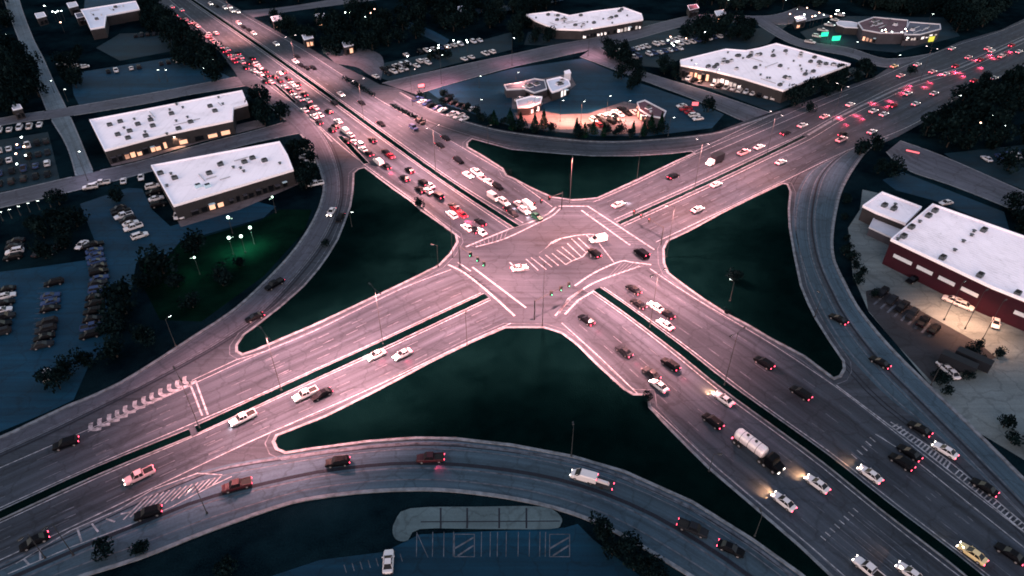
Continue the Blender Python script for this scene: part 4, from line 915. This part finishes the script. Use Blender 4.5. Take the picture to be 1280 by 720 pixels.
building('brightest white roofed shop building just above the green lit lawn', 'shop building', [(189,208),(350,178),(360,195),(367,213),(217,258)], 5, shops=[(3,.08,.6,9,.4,2.4,'glass'),(3,.62,.9,4,.4,2.3,'shop')], vents=v2)
building('ribbed pale metal roofed hall at the topmost edge beside the dark lot', 'hall', [(101,13),(170,2),(175,12),(133,20),(131,34),(113,37),(108,25)], 5, rmat='metal_roof', nv=6)
building('curved white roofed store behind the straight side street with cars along its front', 'store', [(657,19),(691,15),(712,20),(740,15),(780,10),(802,18),(804,25),(765,32),(727,38),(695,37),(670,27)], 4.5, shops=[(6,.05,.95,8,.5,2.4,'shopw'),(7,.05,.95,8,.5,2.4,'shopw')], nv=24)
building('largest white roofed store with stained roof beside the highway to the green lights', 'store', [(850,76),(907,62),(932,64),(948,61),(970,55),(1063,81),(1000,105),(979,114),(930,99),(890,89),(851,82)], 5, shops=[(9,.05,.95,7,.6,3.4,'shop'),(8,.05,.95,7,.6,3.,'shopw'),(5,.1,.9,9,.5,2.2,'shopw')], nv=60)
v6 = tile(960,180,[(648,480,0),(675,468,1),(715,422,1),(757,392,0),(800,365,1),(832,340,1),(870,575,1),(932,535,0),(975,490,0),(1016,460,0),(1028,440,0),(1076,437,1),(1057,663,1),(1243,755,1)])
t6, rf6, b6, pan6 = building('red walled warehouse with broad white roof and white loading doors', 'warehouse', [(1113,300),(1165,256),(1340,318),(1330,396),(1240,360)], 7.5, wall='red', vents=v6,
   doors=[(4,.06,.24,1,3.4,4.4,'door'),(4,.28,.46,1,3.4,4.4,'door'),(4,.50,.68,1,3.4,4.4,'door'),(4,.71,.93,1,3.4,4.4,'door'),(3,.04,.3,1,3.4,4.4,'door'),(3,.34,.6,1,3.4,4.4,'door')], name='warehouse')
m = MB()
a, c = P(1113,300,7.5)-b6, P(1165,256,7.5)-b6; a2 = P(1330,396,7.5)-b6; c2 = P(1340,318,7.5)-b6
for i in range(1, 26):
    p = a.lerp(c, i/26); r = a2.lerp(c2, i/26); ribbon(m, [Vector((p.x,p.y,0)), Vector((r.x,r.y,0))], .1, 7.53, M['parapet'], 7.502)
m.build('roof_seam', rf6)
building('low white roofed annex joined to the red walled warehouse', 'annex', [(1078,258),(1102,241),(1152,260),(1132,281),(1094,266)], 4.5, wall='wall', nv=3, name='annex')
building('low grey shed between the white annex and the red warehouse corner', 'shed', [(1092,272),(1130,285),(1122,300),(1112,296),(1086,284)], 2.6, wall='walld', rmat='roofg', name='shed', par=.15)
building('grey roofed showroom in the middle of the car dealership', 'showroom', [(683,101),(700,97),(711,101),(713,107),(700,113),(690,116),(686,110)], 3.6, rmat='metal_roof', shops=[(3,.1,.9,3,.5,3,'shopw')], nv=6, name='showroom')
building('small grey pavilion beside the pink lit end of the dealership', 'pavilion', [(645,126),(664,121),(678,122),(676,129),(662,134),(647,135)], 3.2, rmat='roofg', shops=[(3,.1,.9,3,.4,2.6,'shopw')], nv=2, name='pavilion')
building('small white kiosk standing alone at the upper end of the dealership lot', 'kiosk', [(705,89),(712,87),(714,91),(707,93)], 3.2, wall='parapet', nv=0, name='kiosk', par=.1)
building('dark red roofed showroom at the lit end of the dealership', 'showroom', [(796,129),(806,126),(833,140),(829,149),(812,146),(799,138)], 3.6, wall='walld', rmat='roofred', shops=[(4,.1,.9,4,.4,3,'shop'),(5,.1,.9,2,.4,3,'shop')], nv=3, name='showroom')
building('dark flat roofed hall between pavilion and showroom of the dealership', 'hall', [(630,107),(655,103),(668,99),(681,101),(684,112),(668,117),(655,112),(633,113)], 3.2, wall='walld', rmat='roofd', shops=[(5,.1,.9,2,.4,3,'shop')], nv=4, name='hall')
building('low dark mall with reddish roof before the big wood', 'mall', [(1072,29),(1092,22),(1135,26),(1133,42),(1100,42),(1078,38)], 5, wall='walld', rmat='roofred', shops=[(4,.1,.9,4,.5,2.6,'shop')], nv=8, name='mall')
building('low blue grey hall with white rim lights at the highway end of the mall', 'mall', [(1136,28),(1175,31),(1176,37),(1150,44),(1130,44)], 5, wall='walld', rmat='roofd', shops=[(3,.02,.98,6,2.6,3.8,'shopw'),(2,.1,.9,4,2.6,3.8,'shopw')], nv=4, name='mall')
building('pale oval roofed kiosk beside the reddish mall roof', 'kiosk', [(1045,28),(1050,26),(1064,27),(1078,30),(1081,33),(1074,35),(1056,34),(1047,31)], 3.5, rmat='roofg', name='kiosk', par=.1)
for i, (x, y, l) in enumerate(((345,24,'small lit house among trees nearest the farthest lanes'),(400,21,'small house with pink lit roof in the wood edge'),(434,56,'small house with orange lit front in the dark wood'),(384,47,'tiny pale house at the highway kerb by the wood'),(866,10,'small red lit house by the far wood junction'),(900,17,'low orange lit shop on the far side street'),(1000,24,'small lit shop by the far street bend'),(50,20,'small pale house nearer the topmost hall'),(100,20,'dim flat roofed house touching the topmost lot'),(575,12,'small pale house in the topmost wood'),(20,135,'dim pale house in the woods by the picture edge'),(90,7,'dim pale house at the topmost edge beside the far street'))):
    building(l, 'house', [(x-7,y-3),(x+5,y-5),(x+8,y),(x-4,y+3)], 4, rmat=('roofg','roofg','roofg','roofg','roofred','roofg','roofg','roofg','roofd','roofg','roofg','roofg')[i], shops=[(2,.1,.9,2,.6,2.8,'shop' if i in (0,1,2,3,4,5,6) else 'glass')], name='house', par=.1)
# ------------------------------------------------------------------ street lamps
KL = .235
lampcol = (1.0, .385, .35)
def lamp_light(name, parent, loc, power, col=lampcol, angle=134, batwing=True, rad=.25, blend=.55):
    l = bpy.data.lights.new(name, 'SPOT'); l.energy = power*KL; l.color = col; l.spot_size = R(angle); l.spot_blend = blend; l.shadow_soft_size = rad
    o = link(name, l, parent, loc)
    if batwing:   # a street lamp's optics throw more light sideways so the road is lit evenly
        l.use_nodes = True; nt = l.node_tree; em = nt.nodes['Emission']; tc = nt.nodes.new('ShaderNodeTexCoord'); sp = nt.nodes.new('ShaderNodeSeparateXYZ')
        nt.links.new(tc.outputs['Normal'], sp.inputs[0])
        ab = nt.nodes.new('ShaderNodeMath'); ab.operation = 'ABSOLUTE'; nt.links.new(sp.outputs['Z'], ab.inputs[0])
        mx = nt.nodes.new('ShaderNodeMath'); mx.operation = 'MAXIMUM'; mx.inputs[1].default_value = .33; nt.links.new(ab.outputs[0], mx.inputs[0])
        pw = nt.nodes.new('ShaderNodeMath'); pw.operation = 'POWER'; pw.inputs[1].default_value = -2.7; nt.links.new(mx.outputs[0], pw.inputs[0])
        nt.links.new(pw.outputs[0], em.inputs['Strength'])
    return o
def street_lamp(p, h, rz, label, power=0, arms=1, lens='lampoff', col=lampcol, arm=1.8, globe=0, **kw):
    t = thing('street_lamp', label, 'street lamp', p, rz)
    m = MB(); m.tube((0,0,0), (0,0,.5), .2, .18, M['steel'], 10); m.tube((0,0,.5), (0,0,h), .085, .05, M['steel'], 8); m.build('pole', t)
    for i in range(arms):
        s = 1 if i == 0 else -1
        m = MB(); m.tube((0,0,h-.15), (s*arm,0,h+.15), .05, .04, M['steel'], 6); m.build('arm', t)
        m = MB(); m.box((s*(arm+.35),0,h+.17), (.9,.34,.16), M['steel'], 0, .85); hd = m.build('lamp_head', t)
        m = MB(); m.box((s*(arm+.35),0,h+.065), (.7,.28,.05), M[lens]); m.build('lens', hd)
        if power: lamp_light('lamp_light', t, (s*(arm+.35), 0, h-.02), power/arms, col, **kw)
    if globe:
        m = MB(); m.loft([rr(0, globe*math.sin(a), 0, 12) for a in (.3,.8,1.57,2.3,2.85)], M[lens]); 
        m.v = [(y, z, h+.35+globe*(.95,.7,0,-.7,-.95)[int(i/12)]) for i, (x, y, z) in enumerate(m.v)]; m.build('globe', t)
    return t
K = 188000.
ADDED_LAMPS = [  # mostly added lamps, lit to wash the crossing and its arms pink
 ((678,407),16,R(90),'street lamp on the lowest corner of the crossing',.8,1), ((566,322),16,R(0),'street lamp on the corner of the grass island beside the jam',.8,1),
 ((833,322),16,R(180),'added street lamp on the crossing corner beside the tanker highway island',.75,1), ((712,254),16,R(-90),'added street lamp on the highest corner of the crossing',.8,1),
 ((479,431),16,HB+R(90),'added twin armed street lamp in the lower road median near the paired cars',1.0,2), ((352,489),16,HB+R(90),'added twin armed street lamp in the lower road median near the chevrons',.8,2),
 ((250,536),15,HB+R(90),'added twin armed street lamp by the gap of the lower road median',.12,2),
 ((545,216),16,HA+R(90),'added twin armed street lamp in the jammed highway median near the crossing',1.05,2), ((455,152),16,HA+R(90),'added twin armed street lamp in the jammed highway median beside the ramp tip',1.0,2),
 ((372,92),16,HA+R(90),'added twin armed street lamp in the median at the tightest jam',.95,2), ((292,37),16,HA+R(90),'added twin armed street lamp farthest up the jammed highway',.6,2),
 ((868,236),16,HB+R(90),'added twin armed street lamp in the median toward the green lights',.9,2), ((958,194),15,HB+R(90),'second added twin armed street lamp toward the green lights',.4,2),
 ((1040,152),14,HB+R(90),'added twin armed street lamp where the glowing barrier begins',.1,2), ((1150,101),14,HB+R(90),'added twin armed street lamp farthest along the glowing barrier',.03,2),
 ((812,410),16,HA+R(90),'added twin armed street lamp in the tanker highway median near the crossing',.7,2), ((905,482),15,HA+R(90),'added twin armed street lamp in the tanker highway median beside the lone white car',.04,2),
 ((516,132),14,HA+R(90),'added street lamp at the side street mouth opposite the jam',.5,1),
]
for q, h, rz, lab, w, arms in ADDED_LAMPS: street_lamp(P(*q), h, rz, lab, K*w, arms, 'lampon')
# unlit or dim poles seen in the photograph
for q, h, rz, lab, lens in (
 ((796,225),9,R(90),'slim unlit street lamp on the highest grass island','lampoff'), ((548,334),7,R(180),'short street lamp near the kerb of the grass island beside the jam','lampoff'),
 ((584,433),9,R(90),'thin dark street lamp on the kerb of the lowest grass island','lampoff'), ((220,433),8,R(60),'street lamp on the dark slope above the ramp','lampwhite'),
 ((259,642),8,R(240),'street lamp on the verge beside the hatched paint','lampwhite'), ((92,694),9,R(240),'bright poled street lamp between the lowest road lines','lampoff'),
 ((57,698),7,R(240),'street lamp between lowest road lines nearer the picture corner','lampoff'), ((714,571),8,R(90),'thin street lamp on the top of the lowest ramp','lampoff'),
 ((943,671),6,R(90),'thin street lamp beside the lower end of the lowest ramp','lampoff'), ((1018,397),7,R(120),'leaning looking dark street lamp on the double ramp island','lampoff'),
 ((912,377),6,R(120),'short street lamp with pale head on the island beside the tanker highway','lampwhite'), ((1163,482),6,R(0),'pale street lamp at the point of the gravel lot','lampoff'),
 ((886,590),5,R(0),'short pale street lamp on the lowest grass near the tanker','lampoff'), ((667,164),8,R(0),'lit street lamp nearest the pink patch before the conifers','lampwhite'),
 ((760,168),7,R(0),'lit street lamp in the middle of the conifer row','lampwhite'), ((800,171),8,R(0),'lit street lamp near the red roofed showroom','lampwhite'),
 ((835,170),7,R(0),'lit street lamp at the end of the conifer row','lampwhite'), ((610,180),7,R(0),'lit street lamp at the tip of the highest grass island','lampoff')):
    street_lamp(P(*q), h, rz, lab, lens=lens, arm=.8)
grn = (.35, 1, .62)
for i, (q, w) in enumerate((((291,292),0),((292,318),1),((307,316),1),((250,343),.25),((345,266),0),((318,305),.5))):
    street_lamp(P(*q), 5, i, 'pale park lamp on the green lit lawn, '+('topmost of the lawn','brightest in the lawn centre','beside the brightest one','at the end of the short path','high by the ramp trees','on the ramp side of the brightest')[i], 4200*w, 1, 'lampgreen', grn, .5, globe=.42 if i in (1,2,5,0) else .28, batwing=False, rad=.15)
for i, (x, y) in enumerate(((4,276),(15,273),(26,269),(38,265),(50,262),(64,259))):
    street_lamp(P(x, y), 3, 0, f'short white street lamp along the black field, {ordn(i+1)} from the picture edge', lens='lampwhite', arm=.3)
for x, y, l in ((200,102,'bright lot lamp in the unlit lot, twin nearer the trees'),(210,102,'bright lot lamp in the unlit lot, twin nearer the highway'),(256,100,'lot lamp below the highway grove by the side street'),(267,88,'lot lamp under the highway grove'),(85,127,'yellowish lot lamp at the crossroads of the far street'),(68,116,'white lamp on the far street edge'),(11,56,'white lamp in the edge woods, topmost'),(25,100,'white lamp in the edge woods, lower'),(600,140,'white lamp at the end of the dealership kerb row'),(599,110,'slim lamp in the empty part of the dealership lot'),(1192,135,'pale lamp in the wood by the highway'),(1190,163,'dim greenish lamp deep in the wood by the highway'),(1283,84,'pale lamp at the picture edge above the lanes'),(1118,83,'yellowish lamp at the mall street mouth'),(1066,66,'white lamp beside the green lit trees'),(1030,40,'white lamp behind the green lit trees'),(1160,30,'pale lamp beside the mall rim lights'),(1215,30,'pale lamp in the big wood edge'),(978,12,'white lamp above the far street bend'),(440,284,'tiny pale lamp at the ramp pinch')):
    street_lamp(P(x, y), 5, 0, l, lens='lampwhite', arm=.4)
for poly, n, l, gname in (([(470,84),(640,42),(640,60),(480,98)], 9, 'tiny far lamp above the crowded car lot', 'lamps above the crowded car lot'), ([(765,62),(930,42),(900,58),(790,82)], 8, 'tiny far lamp in the lot behind the largest white roof', 'lamps behind the largest roof'), ([(950,20),(1060,16),(1100,38),(1010,46)], 12, 'tiny far lamp in the dark lot by the green lit trees', 'lamps by the green lit trees'), ([(1060,42),(1180,46),(1150,66),(1080,60)], 9, 'tiny far lamp in front of the low dark mall', 'lamps before the mall'), ([(50,5),(95,5),(90,40),(60,60)], 6, 'tiny far lamp between the far street and topmost hall', 'lamps by the far street'), ([(0,170),(60,160),(70,225),(0,240)], 6, 'small lamp in the crowded edge lot', 'lamps of the edge lot'), ([(330,28),(400,40),(520,40),(510,10)], 8, 'tiny far lamp in the wood beside the jam', 'lamps in the wood beside the jam'), ([(1170,140),(1250,110),(1280,230),(1190,200)], 6, 'tiny lamp in the wood beyond the side road', 'lamps beyond the side road')):
    q = px(poly)
    for i in range(n):
        w_ = [random.random() for _ in q]; w_ = [x/sum(w_) for x in w_]; p = sum((a*b for a, b in zip(q, w_)), Vector())
        t = thing('lot_lamp', l, 'lamp', p, random.uniform(0, 6), gname); m = MB(); m.tube((0,0,0), (0,0,5), .08, .06, M['steel'], 6); m.build('pole', t)
        m = MB(); m.box((0,0,5.1), (.45,.45,.25), M[random.choice(('lampwhite','lampwhite','lampwarm'))]); m.build('lamp_head', t)
# ------------------------------------------------------------------ signals
for q, rz, l in (((668,400),R(38),'lowest corner of the crossing'),((575,330),R(-50),'crossing corner beside the jam island'),((826,306),R(130),'crossing corner beside the tanker island'),((702,262),R(217),'highest corner of the crossing')):
    t = thing('traffic_signal', 'traffic signal on a long arm at the '+l, 'traffic signal', P(*q), rz)
    m = MB(); m.tube((0,0,0), (0,0,6), .16, .12, M['steel'], 8); m.tube((0,0,5.7), (11,0,6.1), .11, .06, M['steel'], 7); m.build('mast_arm', t)
    for x in (5, 8, 10.6):
        m = MB(); m.box((x,0,5.7), (.55,.5,1.4), M['signal']); s = m.build('signal_head', t)
        m = MB(); m.tube((x,-.18,5.35), (x,-.25,5.35), .13, .13, M['siggreen'], 10); m.build('signal_lens', s)
        m = MB(); m.tube((x,.18,6.05), (x,.25,6.05), .13, .13, M['sigred'], 10); m.build('signal_lens', s)
# ------------------------------------------------------------------ lit signs
for q, w, h, mat, l, rz in (((1029,50),6,4,'greensign','bright green lit sign nearer the white roof',.2),((1043,56),7,4.5,'greensign','bright green lit sign nearer the street bend',.2),((1161,58),5,5,'yellowsign','yellow lit sign by the mall entrance',.3),((527,112),4,2.5,'redsign','red lit sign at the side street mouth opposite the jam',.4),((1140,192),7,1.2,'redsign','long low pink lit sign beside the straight side road',-.6),((868,136),4,3,'redsign','red lit sign in the corner of the dealership',0)):
    t = thing('lit_sign', l, 'sign', P(*q), rz)
    m = MB(); m.tube((-w*.3,0,0), (-w*.3,0,h*.5), .12, .12, M['steel'], 7); m.tube((w*.3,0,0), (w*.3,0,h*.5), .12, .12, M['steel'], 7); m.build('post', t)
    m = MB(); m.box((0,0,h*.5+h*.2), (w*.6,.35,h*.5), M[mat]); m.box((0,0,h*.95+.06), (w*.64,.5,.1), M['walld']); m.build('sign_panel', t)
# ------------------------------------------------------------------ other lights: wall packs, floodlights, vehicle lamps
def glow(u, v, z, power, col, ang=150, name='floodlight', rad=.2):
    l = bpy.data.lights.new(name, 'SPOT'); l.energy = power; l.color = col; l.spot_size = R(ang); l.spot_blend = .9; l.shadow_soft_size = rad
    link(name, l, None, P(u, v, z))
def flood_pole(u, v, z, power, col, lab, ang=140):
    street_lamp(P(u, v), z, .5, lab, power, 1, 'lampwhite', col, .6, angle=ang, batwing=False, rad=.2, blend=.9)
warm = (1, .50, .28)
flood_pole(1180,400,11,21000,(1,.42,.22),'floodlight pole before the middle warehouse doors',118)
flood_pole(1206,411,11,23000,(1,.42,.22),'floodlight pole in the middle of the orange glow',118)
flood_pole(1228,424,11,17000,(1,.46,.26),'floodlight pole at the lower end of the lit yard',118)
flood_pole(668,148,8,42000,(1,.26,.17),'floodlight pole at the pink patch of the dealership')
flood_pole(700,152,8,46000,(1,.40,.26),'floodlight pole left of the lit dealership middle'.replace('left of','before'))
flood_pole(726,153,8,46000,(1,.36,.22),'floodlight pole behind the tallest conifers')
flood_pole(758,146,8,50000,(1,.44,.32),'floodlight pole over the lit dealership apron')
flood_pole(782,152,8,46000,(1,.36,.26),'floodlight pole beside the red roofed showroom')
flood_pole(645,115,8,22000,(1,.34,.26),'floodlight pole at the far pink patch of the dealership')
flood_pole(864,104,8,12000,(1,.5,.36),'floodlight pole at the frontage side of the largest store')
flood_pole(892,111,8,9000,(1,.5,.36),'floodlight pole before the lit shopfront of the largest store')
flood_pole(178,193,3.6,4500,warm,'lamp pole before the orange shopfronts, lower one')
flood_pole(218,184,3.6,6500,warm,'lamp pole before the orange shopfronts, middle one')
flood_pole(262,173,3.6,6500,warm,'lamp pole before the orange shopfronts, upper one')
flood_pole(298,150,3.6,4500,(1,.5,.4),'lamp pole at the end of the orange shopfronts')
flood_pole(905,20,8,9000,(1,.35,.2),'floodlight pole at the orange lit far shop')
flood_pole(990,32,8,6000,(1,.5,.35),'floodlight pole at the far street bend')
flood_pole(1036,50,7,9000,(.05,1,.45),'green floodlight pole among the green lit trees')
flood_pole(735,70,12,30000,(1,.4,.42),'tall street lamp at the junction of side and frontage streets')
flood_pole(552,105,12,26000,(1,.28,.36),'tall street lamp along the pink side street, lower one')
flood_pole(640,82,12,22000,(1,.35,.42),'tall street lamp along the pink side street, upper one')
flood_pole(110,226,10,7000,(.8,.6,.75),'street lamp at the crossroads above the black field')
flood_pole(434,58,5,2500,(1,.35,.2),'garden lamp before the orange lit house')
flood_pole(868,18,8,6000,(1,.25,.3),'street lamp by the red lit house')
def car_glow(u, v, power, col, rz, name): # lamps of a vehicle shining on the road
    l = bpy.data.lights.new(name, 'SPOT'); l.energy = power*KL; l.color = col; l.spot_size = R(110); l.spot_blend = .8; l.shadow_soft_size = .1
    o = link(name, l, None, P(u, v, .95)); o.rotation_euler = (R(38), 0, rz-math.pi/2)
for u, v in ((1009,596),(967,618),(895,491),(1077,585),(1075,705),(1128,710)): car_glow(u, v, 9000, (1,.42,.17), NW, 'headlight_beam')
for u, v in ((1205,684),): car_glow(u, v, 1600, (1,.7,.35), NW, 'headlight_beam')
for u, v in ((660,268),(640,257),(604,222),(812,378),(784,250),(455,441),(288,529),(160,598)): car_glow(u, v, 1500, (1,.75,.72), SE, 'headlight_beam')
for u, v, k in ((583,273,2600),(575,268,2600),(489,194,1800),(487,212,1800),(600,220,900),(747,410,260),(795,450,260),(853,469,200),(508,447,700),(476,447,500),(546,579,250),(271,55,900),(290,73,900),(263,48,900),(1130,113,500),(1206,92,600),(1228,82,600),(1240,66,600),(1196,87,600),(1110,130,500),(1165,100,500),(1080,145,500),(1060,152,400),(1140,104,600),(1265,62,600)):
    car_glow(u, v, k*(1.6 if v > 190 else 7), (1,.05,.12), SE if u < 900 else SW, 'brake_light_beam')
for i in range(11): # brake lights strung along the barrier
    t = (i+.5)/11; u = 1040+t*235; v = 150-t*98+ (4 if i % 2 else -2)
    l = bpy.data.lights.new('brake_light_glow', 'SPOT'); l.energy = KL*5200; l.color = (1,.07,.12); l.spot_size = R(150); l.spot_blend = .9; l.shadow_soft_size = .15
    link('brake_light_glow', l, None, P(u, v, 1.4))
# ------------------------------------------------------------------ sky and sun (dusk)
w = bpy.data.worlds.new('World'); sc.world = w; w.use_nodes = True
nt = w.node_tree; bg = nt.nodes['Background']; sky = nt.nodes.new('ShaderNodeTexSky'); sky.sky_type = 'NISHITA'; sky.sun_disc = False
SUN_EL, SUN_ROT = R(8), R(200)
sky.sun_elevation = SUN_EL; sky.sun_rotation = SUN_ROT; sky.dust_density = 2.5; sky.air_density = .7; sky.ozone_density = 1.5
mn = nt.nodes.new('ShaderNodeVectorMath'); mn.operation = 'MINIMUM'; mn.inputs[1].default_value = (2.3, 2.1, 2.15)   # the dusk horizon has faded
nt.links.new(sky.outputs[0], mn.inputs[0]); tn = nt.nodes.new('ShaderNodeVectorMath'); tn.operation = 'MULTIPLY'; tn.inputs[1].default_value = (1.85, 1.32, 1.05)   # mauve after-sunset air
nt.links.new(mn.outputs[0], tn.inputs[0]); nt.links.new(tn.outputs[0], bg.inputs[0]); bg.inputs[1].default_value = .15
sl = bpy.data.lights.new('sun', 'SUN'); sl.energy = .5; sl.angle = R(25); sl.color = (1, .82, .78)
so = link('sun', sl); so.rotation_euler = (R(90)-SUN_EL, 0, -SUN_ROT+math.pi)
sc.view_settings.view_transform = 'Standard'; sc.view_settings.look = 'None'; sc.view_settings.exposure = 2.0
sc.view_settings.gamma = 1; sc.view_settings.use_curve_mapping = False
sc.render.engine = 'CYCLES'; sc.cycles.use_denoising = True; sc.cycles.max_bounces = 4; sc.cycles.diffuse_bounces = 2; sc.cycles.sample_clamp_indirect = 4
sc.cycles.use_light_tree = True; sc.cycles.pixel_filter_type = 'BLACKMAN_HARRIS'; sc.cycles.filter_width = 1.8
